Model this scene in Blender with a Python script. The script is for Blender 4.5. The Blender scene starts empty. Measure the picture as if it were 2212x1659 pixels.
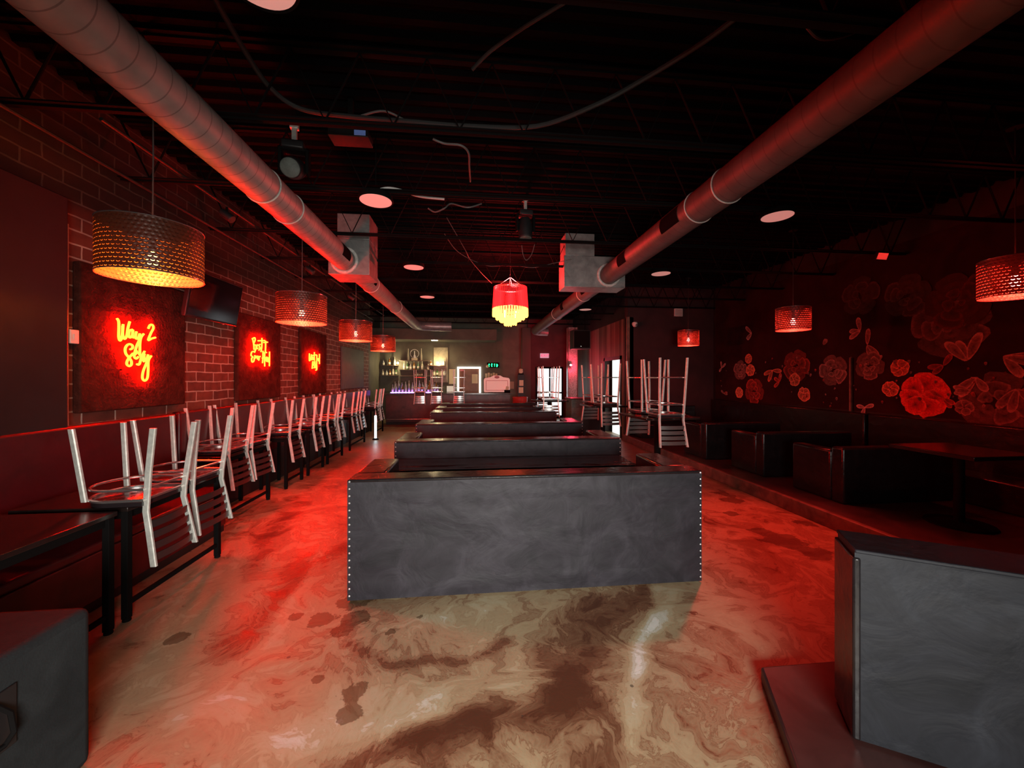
import bpy, math, random
from mathutils import Vector, Matrix, noise as mn
random.seed(7)
PI = math.pi
C = bpy.context.scene.collection
sc = bpy.context.scene

# ------------------------------------------------------------------ camera model (used to read points off the photo when laying out)
F, YAW, CY, H = 830.0, math.radians(5.8), 815.0, 1.62
def at(px, py, X=None, Y=None, Z=None):
    a, b = (px-1106)/F, -(py-CY)/F
    d = (math.sin(YAW)+a*math.cos(YAW), math.cos(YAW)-a*math.sin(YAW), b)
    t = X/d[0] if X is not None else Y/d[1] if Y is not None else (Z-H)/d[2]
    return Vector((d[0]*t, d[1]*t, H+d[2]*t))

# ------------------------------------------------------------------ node helpers
def newmat(name):
    m = bpy.data.materials.new(name); m.use_nodes = True
    nt = m.node_tree; nt.nodes.clear()
    out = nt.nodes.new('ShaderNodeOutputMaterial')
    return m, nt, out
def nd(nt, typ, ins=None, **props):
    n = nt.nodes.new('ShaderNode'+typ)
    for k, v in props.items(): setattr(n, k, v)
    for k, v in (ins or {}).items():
        if isinstance(v, bpy.types.NodeSocket): nt.links.new(v, n.inputs[k])
        else: n.inputs[k].default_value = v
    return n
def mth(nt, op, a, b=0.0, c=None):
    ins = {0: a, 1: b}
    if c is not None: ins[2] = c
    return nd(nt, 'Math', ins, operation=op).outputs[0]
def ramp(nt, fac, stops):
    r = nd(nt, 'ValToRGB', {0: fac})
    e = r.color_ramp.elements
    while len(e) < len(stops): e.new(0.5)
    for el, (p, c) in zip(e, stops):
        el.position = p; el.color = (*c, 1) if len(c) == 3 else c
    return r.outputs[0]
def rgb(c): return (c[0], c[1], c[2], 1)
def mixc(nt, fac, a, b, blend='MIX'):
    n = nt.nodes.new('ShaderNodeMix'); n.data_type = 'RGBA'; n.blend_type = blend
    for i, v in ((0, fac), (6, a), (7, b)):
        if isinstance(v, bpy.types.NodeSocket): nt.links.new(v, n.inputs[i])
        else: n.inputs[i].default_value = v if i == 0 else rgb(v)
    return n.outputs[2]
def coords(nt, which='Object'): return nd(nt, 'TexCoord').outputs[which]
def plain(name, col, rough=.5, metal=0, emit=None, es=0, var=0, vscale=8, bump=0, bscale=30, spec=.5, coat=0):
    m, nt, out = newmat(name)
    b = nd(nt, 'BsdfPrincipled', {'Base Color': rgb(col), 'Roughness': rough, 'Metallic': metal, 'Specular IOR Level': spec, 'Coat Weight': coat})
    if emit is not None:
        b.inputs['Emission Color'].default_value = rgb(emit); b.inputs['Emission Strength'].default_value = es
    if var or bump:
        co = coords(nt)
    if var:
        n = nd(nt, 'TexNoise', {'Vector': co, 'Scale': vscale, 'Detail': 5.0, 'Roughness': .6, 'Distortion': .6}).outputs[0]
        lo = tuple(c*(1-var) for c in col); hi = tuple(min(1, c*(1+var)) for c in col)
        nt.links.new(ramp(nt, n, [(.32, lo), (.68, hi)]), b.inputs['Base Color'])
    if bump:
        n2 = nd(nt, 'TexNoise', {'Vector': co, 'Scale': bscale, 'Detail': 4.0, 'Distortion': .4}).outputs[0]
        nt.links.new(nd(nt, 'Bump', {'Height': n2, 'Strength': bump, 'Distance': .02}).outputs[0], b.inputs['Normal'])
    nt.links.new(b.outputs[0], out.inputs[0])
    return m
def emitter(name, col, s):
    m, nt, out = newmat(name)
    nt.links.new(nd(nt, 'Emission', {0: rgb(col), 1: s}).outputs[0], out.inputs[0])
    return m

# ------------------------------------------------------------------ mesh builder
class MB:
    def __init__(s): s.v = []; s.f = []; s.mi = []; s.m = 0
    def add(s, vs, fs):
        o = len(s.v); s.v += [tuple(v) for v in vs]; s.f += [tuple(i+o for i in f) for f in fs]; s.mi += [s.m]*len(fs); return s
    def box(s, x0, x1, y0, y1, z0, z1, mat=None):
        vs = [Vector((x, y, z)) for z in (z0, z1) for y in (y0, y1) for x in (x0, x1)]
        if mat: vs = [mat @ v for v in vs]
        return s.add(vs, [(0, 2, 3, 1), (4, 5, 7, 6), (0, 1, 5, 4), (2, 6, 7, 3), (0, 4, 6, 2), (1, 3, 7, 5)])
    def cbox(s, c, d, mat=None):
        return s.box(c[0]-d[0]/2, c[0]+d[0]/2, c[1]-d[1]/2, c[1]+d[1]/2, c[2]-d[2]/2, c[2]+d[2]/2, mat)
    def tube(s, pts, r, n=8, caps=True, closed=False):
        pts = [Vector(p) for p in pts]; k = len(pts); vs = []; up = None
        for i, p in enumerate(pts):
            a = pts[i-1] if (i > 0 or closed) else p
            b = pts[(i+1) % k] if (i < k-1 or closed) else p
            t = (b-a).normalized()
            if up is None:
                up = Vector((0, 0, 1)) if abs(t.z) < .9 else Vector((1, 0, 0))
            u = (up - t*up.dot(t))
            if u.length < 1e-6: u = t.orthogonal()
            u.normalize(); w = t.cross(u); up = u
            rr = r[i] if isinstance(r, (list, tuple)) else r
            vs += [p+(u*math.cos(2*PI*j/n)+w*math.sin(2*PI*j/n))*rr for j in range(n)]
        fs = []
        for i in range(k if closed else k-1):
            for j in range(n):
                a, b = i*n+j, i*n+(j+1) % n; c, d = ((i+1) % k)*n+(j+1) % n, ((i+1) % k)*n+j
                fs.append((a, b, c, d))
        if caps and not closed: fs += [tuple(range(n-1, -1, -1)), tuple(range((k-1)*n, k*n))]
        return s.add(vs, fs)
    def bar(s, pts, w, d):                       # rectangular section (chamfered) swept through points that run mostly along z
        h, q = w/2, d/2; c = min(h, q)*.45
        sec = [(-h+c, -q), (h-c, -q), (h, -q+c), (h, q-c), (h-c, q), (-h+c, q), (-h, q-c), (-h, -q+c)]
        vs = [(p[0]+x, p[1]+y, p[2]) for p in pts for x, y in sec]; k = len(pts)
        fs = [(i*8+j, i*8+(j+1) % 8, (i+1)*8+(j+1) % 8, (i+1)*8+j) for i in range(k-1) for j in range(8)]
        fs += [tuple(range(7, -1, -1)), tuple(range((k-1)*8, k*8))]
        return s.add(vs, fs)
    def lathe(s, prof, n=24, c=(0, 0, 0), caps=True):
        vs = [(c[0]+r*math.cos(2*PI*j/n), c[1]+r*math.sin(2*PI*j/n), c[2]+z) for r, z in prof for j in range(n)]
        k = len(prof)
        fs = [(i*n+j, i*n+(j+1) % n, (i+1)*n+(j+1) % n, (i+1)*n+j) for i in range(k-1) for j in range(n)]
        if caps: fs += [tuple(range(n-1, -1, -1)), tuple(range((k-1)*n, k*n))]
        return s.add(vs, fs)
    def prism(s, poly, z0, z1):
        n = len(poly)
        vs = [(x, y, z0) for x, y in poly]+[(x, y, z1) for x, y in poly]
        fs = [(i, (i+1) % n, n+(i+1) % n, n+i) for i in range(n)]+[tuple(range(n-1, -1, -1)), tuple(range(n, 2*n))]
        return s.add(vs, fs)
    def xf(s, M):
        s.v = [tuple(M @ Vector(v)) for v in s.v]; return s
    def build(s, name, mats, parent=None, smooth=False, bevel=0, seg=2, sub=0):
        me = bpy.data.meshes.new(name); me.from_pydata(s.v, [], s.f)
        if not isinstance(mats, (list, tuple)): mats = [mats]
        for m in mats: me.materials.append(m)
        if len(mats) > 1:
            for p, i in zip(me.polygons, s.mi): p.material_index = i
        if smooth:
            for p in me.polygons: p.use_smooth = True
        me.update()
        o = bpy.data.objects.new(name, me); C.objects.link(o)
        if parent: o.parent = parent
        if bevel:
            b = o.modifiers.new('bevel', 'BEVEL'); b.width = bevel; b.segments = seg; b.limit_method = 'ANGLE'; b.angle_limit = math.radians(40)
        if smooth or bevel:
            for p in me.polygons: p.use_smooth = True
            try: me.set_sharp_from_angle(angle=math.radians(38))
            except Exception: pass
        return o
def thing(name, label, cat, loc=(0, 0, 0), rot=(0, 0, 0), group=None):
    o = bpy.data.objects.new(name, None); C.objects.link(o); o.empty_display_size = .1
    o.location = loc; o.rotation_euler = rot
    o['label'] = label; o['category'] = cat
    if group: o['group'] = group
    return o
def tag(o, label, cat, group=None, kind=None):
    o['label'] = label; o['category'] = cat
    if group: o['group'] = group
    if kind: o['kind'] = kind
    return o
def struct(o, label=None):
    o['kind'] = 'structure'
    if label: o['label'] = label
    return o
def dup(root, loc, rot, label, group=None):
    r = root.copy(); C.objects.link(r); r.location = loc; r.rotation_euler = rot; r['label'] = label
    if group: r['group'] = group
    for ch in list(root.children):
        c = ch.copy(); C.objects.link(c); c.parent = r
        for g in ch.children:
            d = g.copy(); C.objects.link(d); d.parent = c
    return r
def text(name, s, size, mat, M, parent, ext=.002, align='CENTER'):
    cu = bpy.data.curves.new(name, 'FONT'); cu.body = s; cu.size = size; cu.extrude = ext; cu.align_x = align; cu.align_y = 'CENTER'
    cu.materials.append(mat)
    o = bpy.data.objects.new(name, cu); C.objects.link(o); o.matrix_local = M
    me = bpy.data.meshes.new_from_object(o); bpy.data.objects.remove(o)
    o = bpy.data.objects.new(name, me); C.objects.link(o); o.matrix_local = M
    if parent: o.parent = parent
    return o
def Rz(a): return Matrix.Rotation(a, 4, 'Z')

# ------------------------------------------------------------------ materials
M_black = plain('black paint', (.012, .011, .012), .55, var=.3, vscale=3)
M_deck = plain('black painted deck', (.0045, .0035, .0038), .9, var=.3, vscale=2, spec=.04)
M_steelblk = plain('black steel', (.007, .006, .006), .8, spec=.06)
M_vinyl = plain('black vinyl', (.013, .011, .012), .24, bump=.35, bscale=7, var=.3)
M_vinyl_wr = plain('wrinkled glossy black vinyl', (.012, .01, .011), .16, bump=.5, bscale=5)
def suede(tint=(1, 1, 1)):
    m, nt, out = newmat('black leatherette backing')
    co = coords(nt)
    n = nd(nt, 'TexNoise', {'Vector': co, 'Scale': 4.2, 'Detail': 8.0, 'Roughness': .62, 'Distortion': 1.3}).outputs[0]
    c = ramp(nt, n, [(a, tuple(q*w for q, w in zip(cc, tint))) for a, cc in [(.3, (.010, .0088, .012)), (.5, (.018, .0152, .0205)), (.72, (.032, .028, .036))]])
    mp = nd(nt, 'Mapping', {'Vector': co, 'Scale': (1.3, 1, 1.6)}).outputs[0]
    n2 = nd(nt, 'TexNoise', {'Vector': mp, 'Scale': 3.0, 'Detail': 5.0, 'Distortion': .8}).outputs[0]
    bp = nd(nt, 'Bump', {'Height': n2, 'Strength': .35, 'Distance': .03}).outputs[0]
    b = nd(nt, 'BsdfPrincipled', {'Base Color': c, 'Roughness': .62, 'Normal': bp, 'Specular IOR Level': .35})
    nt.links.new(b.outputs[0], out.inputs[0]); return m
M_suede = suede(); M_suede_shaded = suede((.52, .68, .72))  # second copy darker and bluer, standing in for the light on the angled sofa
M_silver = plain('brushed silver metal', (.74, .74, .68), .4, .35, var=.15, vscale=25)
M_slat = plain('dark metal slats', (.12, .105, .105), .3, .8)
M_chrome = plain('polished dark chrome', (.68, .65, .63), .22, .9)
M_seat = plain('dark vinyl seat', (.02, .014, .016), .25, coat=.3)
M_redvinyl = plain('red vinyl', (.075, .003, .006), .42, var=.3, vscale=3, bump=.25, bscale=5)
M_tablewood = plain('dark glossy table wood', (.018, .011, .010), .22, var=.4, vscale=6)
M_galv = plain('galvanised sheet', (.34, .34, .33), .45, .55, var=.25, vscale=7, bump=.08, bscale=12)
M_galvlite = plain('white duct sealant', (.62, .6, .56), .6, var=.25, vscale=20)
M_nail = plain('nickel nailheads', (.8, .8, .78), .25, .6)
M_white = plain('white plastic', (.75, .73, .7), .45)
M_wood = plain('brown laminate door', (.20, .09, .045), .45, var=.2, vscale=6)
M_barwood = plain('dark red bar panel', (.085, .022, .02), .4, var=.35, vscale=5)
M_bartop = plain('bar top stone', (.10, .085, .075), .15, var=.4, vscale=20)
M_olive = plain('dark olive wall paint', (.135, .125, .09), .7, var=.2, vscale=2)
M_wallred = plain('dark red wall paint', (.10, .03, .032), .75, var=.2, vscale=2)
M_alcove = plain('dark maroon wall paint', (.035, .012, .014), .75, var=.3, vscale=2)
M_paper = plain('cream paper', (.75, .68, .45), .8)
M_platform = plain('dark stained platform boards', (.055, .03, .028), .4, var=.4, vscale=4)
M_nosing = plain('worn wooden nosing', (.16, .10, .075), .5, var=.4, vscale=7)
M_road = plain('grey textured cabinet', (.024, .027, .029), .8, var=.25, vscale=5, bump=.1, bscale=120, spec=.12)
M_panel = plain('black foam panel', (.075, .018, .012), .95, var=.4, vscale=8, bump=.5, bscale=40, spec=.1)
M_greypanel = plain('grey board', (.085, .085, .08), .6, var=.15)
M_spk = plain('cream grille with added glow', (.85, .72, .66), .6, emit=(1, .42, .36), es=.38)  # faint pink glow added so the grilles look lit
M_lens = plain('stage light lens', (.35, .37, .38), .08, .6)
M_screen = plain('black glass screen', (.006, .006, .008), .12)
M_grey = plain('weathered grey timber', (.11, .125, .11), .6, var=.35, vscale=10)
M_cable = plain('grey cable', (.10, .094, .09), .55)
M_cableblk = plain('black cable', (.022, .02, .019), .6)
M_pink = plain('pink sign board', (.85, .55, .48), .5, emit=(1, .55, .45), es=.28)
M_pinkdark = plain('deep pink sign frame', (.62, .22, .24), .5)
M_redplastic = plain('red plastic', (.5, .05, .04), .4)

def brick():
    m, nt, out = newmat('brick with shaded top')
    co = coords(nt)
    sep = nd(nt, 'SeparateXYZ', {0: co})
    cmb = nd(nt, 'CombineXYZ', {0: sep.outputs[1], 1: sep.outputs[2], 2: 0.0}).outputs[0]
    wob = nd(nt, 'TexNoise', {'Vector': cmb, 'Scale': 5.0, 'Detail': 2.0}).outputs[1]
    wv = nd(nt, 'VectorMath', {0: wob, 1: (.5, .5, .5)}, operation='SUBTRACT').outputs[0]
    wv = nd(nt, 'VectorMath', {0: wv, 'Scale': .025}, operation='SCALE').outputs[0]
    v = nd(nt, 'VectorMath', {0: cmb, 1: wv}, operation='ADD').outputs[0]
    bt = nd(nt, 'TexBrick', {'Vector': v, 'Color1': rgb((.26, .07, .042)), 'Color2': rgb((.15, .04, .027)), 'Mortar': rgb((.60, .47, .39)),
                             'Scale': 1.0, 'Mortar Size': .0075, 'Mortar Smooth': .25, 'Bias': 0.0, 'Brick Width': .29, 'Row Height': .112})
    n = nd(nt, 'TexNoise', {'Vector': cmb, 'Scale': 9.0, 'Detail': 6.0}).outputs[0]
    col = mixc(nt, .6, bt.outputs[0], ramp(nt, n, [(.3, (.45, .42, .4)), (.7, (1.2, 1.15, 1.1))]), 'MULTIPLY')
    hi = nd(nt, 'MapRange', {0: sep.outputs[2], 1: 2.75, 2: 3.05, 3: 0.0, 4: .86}).outputs[0]  # upper courses blended to near black in place of shade below the roof
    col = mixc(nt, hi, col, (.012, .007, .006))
    hgt = mth(nt, 'SUBTRACT', n, mth(nt, 'MULTIPLY', bt.outputs[1], -.6))
    bp = nd(nt, 'Bump', {'Height': hgt, 'Strength': .4, 'Distance': .012}).outputs[0]
    b = nd(nt, 'BsdfPrincipled', {'Base Color': col, 'Roughness': .7, 'Normal': bp})
    nt.links.new(b.outputs[0], out.inputs[0]); return m
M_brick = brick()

def duct_mat(k=1):
    m, nt, out = newmat('spiral duct sheet')
    co = coords(nt); sep = nd(nt, 'SeparateXYZ', {0: co})
    fy = mth(nt, 'FRACT', mth(nt, 'DIVIDE', sep.outputs[1], .107))
    line = mth(nt, 'LESS_THAN', mth(nt, 'ABSOLUTE', mth(nt, 'SUBTRACT', fy, .5)), .035)
    n = nd(nt, 'TexNoise', {'Vector': co, 'Scale': 6.0, 'Detail': 5.0}).outputs[0]
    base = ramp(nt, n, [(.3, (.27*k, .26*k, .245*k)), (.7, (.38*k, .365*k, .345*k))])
    col = mixc(nt, mth(nt, 'MULTIPLY', line, .5), base, (.06, .05, .05))
    b = nd(nt, 'BsdfPrincipled', {'Base Color': col, 'Roughness': .5, 'Metallic': .2, 'Specular IOR Level': .3})
    nt.links.new(b.outputs[0], out.inputs[0]); return m
M_duct = duct_mat(1.0); M_duct_shaded = duct_mat(.36)  # second copy darkened to stand in for weaker light on the right duct

def shade_mat(name, base, n_around, rowh, z0):
    # drum shade pierced with rows of small crescents: real holes (transparent), same from every side
    m, nt, out = newmat(name)
    co = coords(nt); s = nd(nt, 'SeparateXYZ', {0: co})
    ang = mth(nt, 'ARCTAN2', s.outputs[1], s.outputs[0])
    u = mth(nt, 'MULTIPLY', ang, n_around/(2*PI))
    v = mth(nt, 'DIVIDE', mth(nt, 'SUBTRACT', s.outputs[2], z0), rowh)
    row = mth(nt, 'FLOOR', v)
    u2 = mth(nt, 'ADD', u, mth(nt, 'MULTIPLY', mth(nt, 'FLOORED_MODULO', row, 2.0), .5))
    fu = mth(nt, 'SUBTRACT', mth(nt, 'FRACT', u2), .5); fv = mth(nt, 'SUBTRACT', mth(nt, 'FRACT', v), .62)
    d = mth(nt, 'SQRT', mth(nt, 'ADD', mth(nt, 'MULTIPLY', fu, fu), mth(nt, 'MULTIPLY', fv, fv)))
    ring = mth(nt, 'LESS_THAN', mth(nt, 'ABSOLUTE', mth(nt, 'SUBTRACT', d, .34)), .05)
    low = mth(nt, 'LESS_THAN', fv, -.16)
    hole = mth(nt, 'MULTIPLY', ring, low)
    geo = nd(nt, 'NewGeometry').outputs['Backfacing']
    col = mixc(nt, geo, base, (.62, .48, .28))
    bp = nd(nt, 'Bump', {'Height': mth(nt, 'MINIMUM', d, .45), 'Strength': .7, 'Distance': .008}).outputs[0]
    b = nd(nt, 'BsdfPrincipled', {'Base Color': col, 'Roughness': .4, 'Metallic': .3, 'Normal': bp})
    tl = nd(nt, 'BsdfTranslucent', {'Color': rgb((.8, .5, .3))})
    mx0 = nd(nt, 'MixShader', {0: .006, 1: b.outputs[0], 2: tl.outputs[0]})
    tr = nd(nt, 'BsdfTransparent', {})
    mx = nd(nt, 'MixShader', {0: hole, 1: mx0.outputs[0], 2: tr.outputs[0]})
    nt.links.new(mx.outputs[0], out.inputs[0]); return m
M_shade_big = shade_mat('pierced drum shade', (.045, .024, .016), 58, .028, 0)
M_shade_small = shade_mat('pierced small drum shade', (.05, .018, .014), 44, .028, 0)
M_bulb_red = emitter('red bulb glow', (1, .045, .02), 540)
M_bulb_orange = emitter('orange bulb glow', (1, .16, .012), 300)
M_bulb_small = emitter('small red bulb glow', (1, .03, .025), 460)
M_neon = emitter('red neon tube', (1, .0036, .0003), 340)
M_crystal = emitter('glowing crystal', (1, .42, .075), 4.5)  # crystals emit by themselves in place of bulb light shining through
M_strand = plain('self-glowing red crystal strands', (.5, .03, .04), .2, emit=(1, .018, .02), es=1.3)  # red light on the strands put in as their own glow
M_chandbulb = emitter('chandelier bulb', (1, .03, .03), 1000)
M_warm = emitter('warm white lamp', (1, .80, .42), 420)
M_warmsoft = emitter('warm downlight', (1, .82, .45), 130)
M_led = emitter('white LED tape', (1, .95, .85), 3)
M_daylight = emitter('daylight pane', (.92, .97, 1), 1.6)
M_daybright = emitter('bright doorway daylight', (.95, 1, .93), 1.4)
M_green = emitter('green neon', (.02, 1, .25), 4)
M_pinklamp = emitter('pink lamp', (1, .05, .10), 900)
M_exit = emitter('exit sign red', (1, .03, .1), 2.2)
M_exitlt = emitter('exit sign pale face', (1, .42, .52), .7)
M_purple = emitter('violet shelf light', (.45, .2, 1), 22)
M_coolwhite = emitter('cool white light tube', (.75, .95, 1), 7)
M_dot = emitter('small indicator light', (1, .9, .8), 4)

def plank_mat():
    m, nt, out = newmat('reclaimed planks')
    co = coords(nt); s = nd(nt, 'SeparateXYZ', {0: co})
    y = mth(nt, 'DIVIDE', s.outputs[1], .14); idx = mth(nt, 'FLOOR', y)
    wn = nd(nt, 'TexWhiteNoise', {'W': idx}, noise_dimensions='1D').outputs[0]
    n = nd(nt, 'TexNoise', {'Vector': nd(nt, 'Mapping', {'Vector': co, 'Scale': (1, 14, .9)}).outputs[0], 'Scale': 2.0, 'Detail': 5.0}).outputs[0]
    t = mth(nt, 'ADD', mth(nt, 'MULTIPLY', wn, .7), mth(nt, 'MULTIPLY', n, .35))
    col = ramp(nt, t, [(.1, (.045, .022, .016)), (.45, (.11, .055, .036)), (.8, (.22, .15, .11)), (1, (.32, .26, .22))])
    edge = mth(nt, 'LESS_THAN', mth(nt, 'FRACT', y), .06)
    col = mixc(nt, mth(nt, 'MULTIPLY', edge, .85), col, (.01, .006, .005))
    b = nd(nt, 'BsdfPrincipled', {'Base Color': col, 'Roughness': .6})
    nt.links.new(b.outputs[0], out.inputs[0]); return m
M_plank = plank_mat()

def floor_mat():
    m, nt, out = newmat('marbled epoxy floor')
    co = coords(nt)
    a = nd(nt, 'Attribute', attribute_name='swirl').outputs[2]
    st = nd(nt, 'Attribute', attribute_name='stain').outputs[2]
    w1 = nd(nt, 'TexNoise', {'Vector': co, 'Scale': 1.3, 'Detail': 3.0, 'Distortion': 1.2}).outputs[1]
    wv = nd(nt, 'VectorMath', {0: w1, 'Scale': 1.1}, operation='SCALE').outputs[0]
    v = nd(nt, 'VectorMath', {0: co, 1: wv}, operation='ADD').outputs[0]
    n = nd(nt, 'TexNoise', {'Vector': v, 'Scale': 2.4, 'Detail': 9.0, 'Roughness': .62, 'Distortion': 1.6}).outputs[0]
    n2 = nd(nt, 'TexNoise', {'Vector': v, 'Scale': 9.0, 'Detail': 7.0, 'Roughness': .65, 'Distortion': 2.2}).outputs[0]
    t = mth(nt, 'ADD', a, mth(nt, 'MULTIPLY', mth(nt, 'SUBTRACT', n, .5), 1.05))
    t = mth(nt, 'ADD', t, mth(nt, 'MULTIPLY', mth(nt, 'SUBTRACT', n2, .5), .22))
    ct = mth(nt, 'ABSOLUTE', mth(nt, 'SUBTRACT', mth(nt, 'FRACT', mth(nt, 'MULTIPLY', t, 6.0)), .5))
    cl = nd(nt, 'MapRange', {0: ct, 1: .0, 2: .16, 3: 1.0, 4: 0.0}).outputs[0]
    t = mth(nt, 'SUBTRACT', t, mth(nt, 'MULTIPLY', cl, .13))
    col = ramp(nt, t, [(.0, (.085, .03, .015)), (.16, (.135, .058, .03)), (.30, (.22, .12, .066)), (.42, (.31, .215, .125)), (.60, (.385, .30, .18)),
                       (.74, (.42, .36, .24)), (.86, (.52, .50, .42)), (1.0, (.66, .65, .60))])
    sn = nd(nt, 'TexNoise', {'Vector': co, 'Scale': 6.0, 'Detail': 7.0, 'Roughness': .62}).outputs[0]
    sv = mth(nt, 'ADD', st, mth(nt, 'MULTIPLY', mth(nt, 'SUBTRACT', sn, .5), 1.5))
    smask = nd(nt, 'MapRange', {0: sv, 1: .48, 2: .52}).outputs[0]
    col = mixc(nt, mth(nt, 'MULTIPLY', smask, .85), col, mixc(nt, 1.0, col, (.34, .28, .24), 'MULTIPLY'))
    sp = nd(nt, 'TexVoronoi', {'Vector': co, 'Scale': 3.2}).outputs[0]
    spk = mth(nt, 'LESS_THAN', sp, .035)
    col = mixc(nt, mth(nt, 'MULTIPLY', spk, .7), col, (.05, .04, .03))
    rn = nd(nt, 'MapRange', {0: n, 1: .3, 2: .7, 3: .30, 4: .55}).outputs[0]
    bp = nd(nt, 'Bump', {'Height': n2, 'Strength': .06, 'Distance': .02}).outputs[0]
    b = nd(nt, 'BsdfPrincipled', {'Base Color': col, 'Roughness': rn, 'Specular IOR Level': .4, 'Normal': bp})
    nt.links.new(b.outputs[0], out.inputs[0]); return m
M_floor = floor_mat()

def vcol_mat():
    m, nt, out = newmat('painted mural petals')
    a = nd(nt, 'Attribute', attribute_name='paint').outputs[0]
    n = nd(nt, 'TexNoise', {'Vector': coords(nt), 'Scale': 22.0, 'Detail': 5.0, 'Distortion': 1.5}).outputs[0]
    col = mixc(nt, .75, a, ramp(nt, n, [(.3, (.35, .35, .35)), (.7, (1.25, 1.25, 1.25))]), 'MULTIPLY')
    b = nd(nt, 'BsdfPrincipled', {'Base Color': col, 'Roughness': .75})
    nt.links.new(b.outputs[0], out.inputs[0]); return m
M_petal = vcol_mat()
def bottle_glass(name, c, em=0):
    m, nt, out = newmat(name)
    b = nd(nt, 'BsdfPrincipled', {'Base Color': rgb(c), 'Roughness': .08, 'Transmission Weight': .35, 'IOR': 1.45, 'Specular IOR Level': .8})
    nt.links.new(b.outputs[0], out.inputs[0]); return m
BG = [bottle_glass('clear bottle glass', (.75, .75, .72)), bottle_glass('green bottle glass', (.10, .22, .08)), bottle_glass('amber bottle glass', (.45, .18, .04)),
      bottle_glass('violet light tinted bottle glass', (.6, .5, .85)), bottle_glass('cream bottle', (.8, .74, .55)), bottle_glass('blue bottle glass', (.2, .18, .75))]  # the violet one has the shelf light put into its glass colour
M_cap = plain('bottle cap', (.5, .45, .4), .4)
M_labelp = plain('paper bottle label', (.8, .75, .62), .6)

# ------------------------------------------------------------------ SETTING
WX, MX, BY, AY = -3.18, 6.28, 15.2, 9.5      # brick wall x, mural wall x, bar back wall y, alcove wall y
SWIRLS = [  # (pixel path on the floor, width in metres, target value) : brown / pale strokes of the poured floor
    ([(1420, 1290), (1345, 1335), (1290, 1395), (1240, 1470), (1165, 1525), (1050, 1550), (930, 1600)], .13, -.33),
    ([(1300, 1310), (1180, 1400), (1195, 1490)], .10, -.2),
    ([(1230, 1430), (1290, 1500), (1330, 1560), (1270, 1640)], .09, -.24),
    ([(1440, 1275), (1440, 1340), (1400, 1420), (1370, 1500), (1330, 1600)], .045, .3),
    ([(1470, 1280), (1460, 1330), (1390, 1440)], .05, .26),
    ([(740, 1190), (640, 1240), (560, 1320), (520, 1400)], .13, -.3),
    ([(610, 1110), (560, 1180), (540, 1240)], .11, -.24),
    ([(700, 1200), (610, 1310), (585, 1390)], .05, .22),
    ([(760, 1400), (850, 1445), (980, 1430), (1120, 1380)], .03, -.28),
    ([(900, 1350), (1000, 1330), (1060, 1300)], .12, .18),
    ([(620, 1600), (720, 1560), (860, 1545), (930, 1530)], .11, .28),
    ([(420, 1530), (500, 1500), (560, 1520)], .09, .22),
    ([(1010, 1560), (880, 1580), (760, 1650)], .06, -.3),
    ([(700, 1480), (850, 1500), (1000, 1500), (1180, 1440)], .05, .12),
]
STAINS = [(770, 1330, .10), (765, 1300, .12), (740, 1365, .06), (765, 1500, .07), (752, 1540, .06), (380, 1378, .06), (700, 1335, .1), (640, 1330, .05),
          (1700, 1170, .22), (1760, 1195, .16), (1650, 1150, .14), (1580, 1080, .16), (1560, 1065, .13), (1500, 1325, .03), (905, 1333, .03), (1740, 1130, .1),
          (845, 1365, .035), (1580, 1110, .1), (690, 1465, .04)]
def seglines(path): return [(at(*a, Z=0), at(*b, Z=0)) for a, b in zip(path[:-1], path[1:])]
def dseg(p, a, b):
    ab = b-a; t = max(0, min(1, (p-a).dot(ab)/ab.length_squared)); return (p-a-ab*t).length
def lines(spec):
    r = []
    for a, b, st in spec:
        x = a
        while x < b-1e-6: r.append(x); x += st
    r.append(spec[-1][1]); return r
xs = lines([(-4.2, -2.7, .3), (-2.7, 3.8, .035), (3.8, 6.4, .3)]); ys = lines([(-1.2, .9, .3), (.9, 4.6, .035), (4.6, 8, .1), (8, 15.4, .4)])
SW = [(seglines(p), w, v) for p, w, v in SWIRLS]; ST = [(at(x, y, Z=0), r) for x, y, r in STAINS]
vs, sv, tv = [], [], []
for y in ys:
    for x in xs:
        p = Vector((x, y, 0)); vs.append(p)
        wv = mn.noise_vector(Vector((x*1.2, y*1.2, 3.1)))*.14 + mn.noise_vector(Vector((x*3.4, y*3.4, 8.2)))*.05
        q = Vector((x+wv.x, y+wv.y, 0)); val = .47+.16*mn.noise(Vector((x*.7+wv.x*3, y*.7+wv.y*3, 1.7)))
        if -2.7 < x < 4 and .8 < y < 5.5:
            for segs, w, v in SW:
                d = min(dseg(q, a, b) for a, b in segs)/w
                if d < 2.5: val += v*math.exp(-d*d)
        sv.append(val)
        tv.append(max([0]+[1-.55*(p-c).length/r for c, r in ST if abs(x-c.x) < .5 and abs(y-c.y) < .5]))
nx = len(xs)
me = bpy.data.meshes.new('floor')
me.from_pydata(vs, [], [(j*nx+i, j*nx+i+1, (j+1)*nx+i+1, (j+1)*nx+i) for j in range(len(ys)-1) for i in range(nx-1)])
for nm, data in (('swirl', sv), ('stain', tv)):
    at_ = me.attributes.new(nm, 'FLOAT', 'POINT'); at_.data.foreach_set('value', data)
me.materials.append(M_floor)
o = bpy.data.objects.new('floor', me); C.objects.link(o); struct(o, 'marbled beige and brown poured floor')

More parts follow.
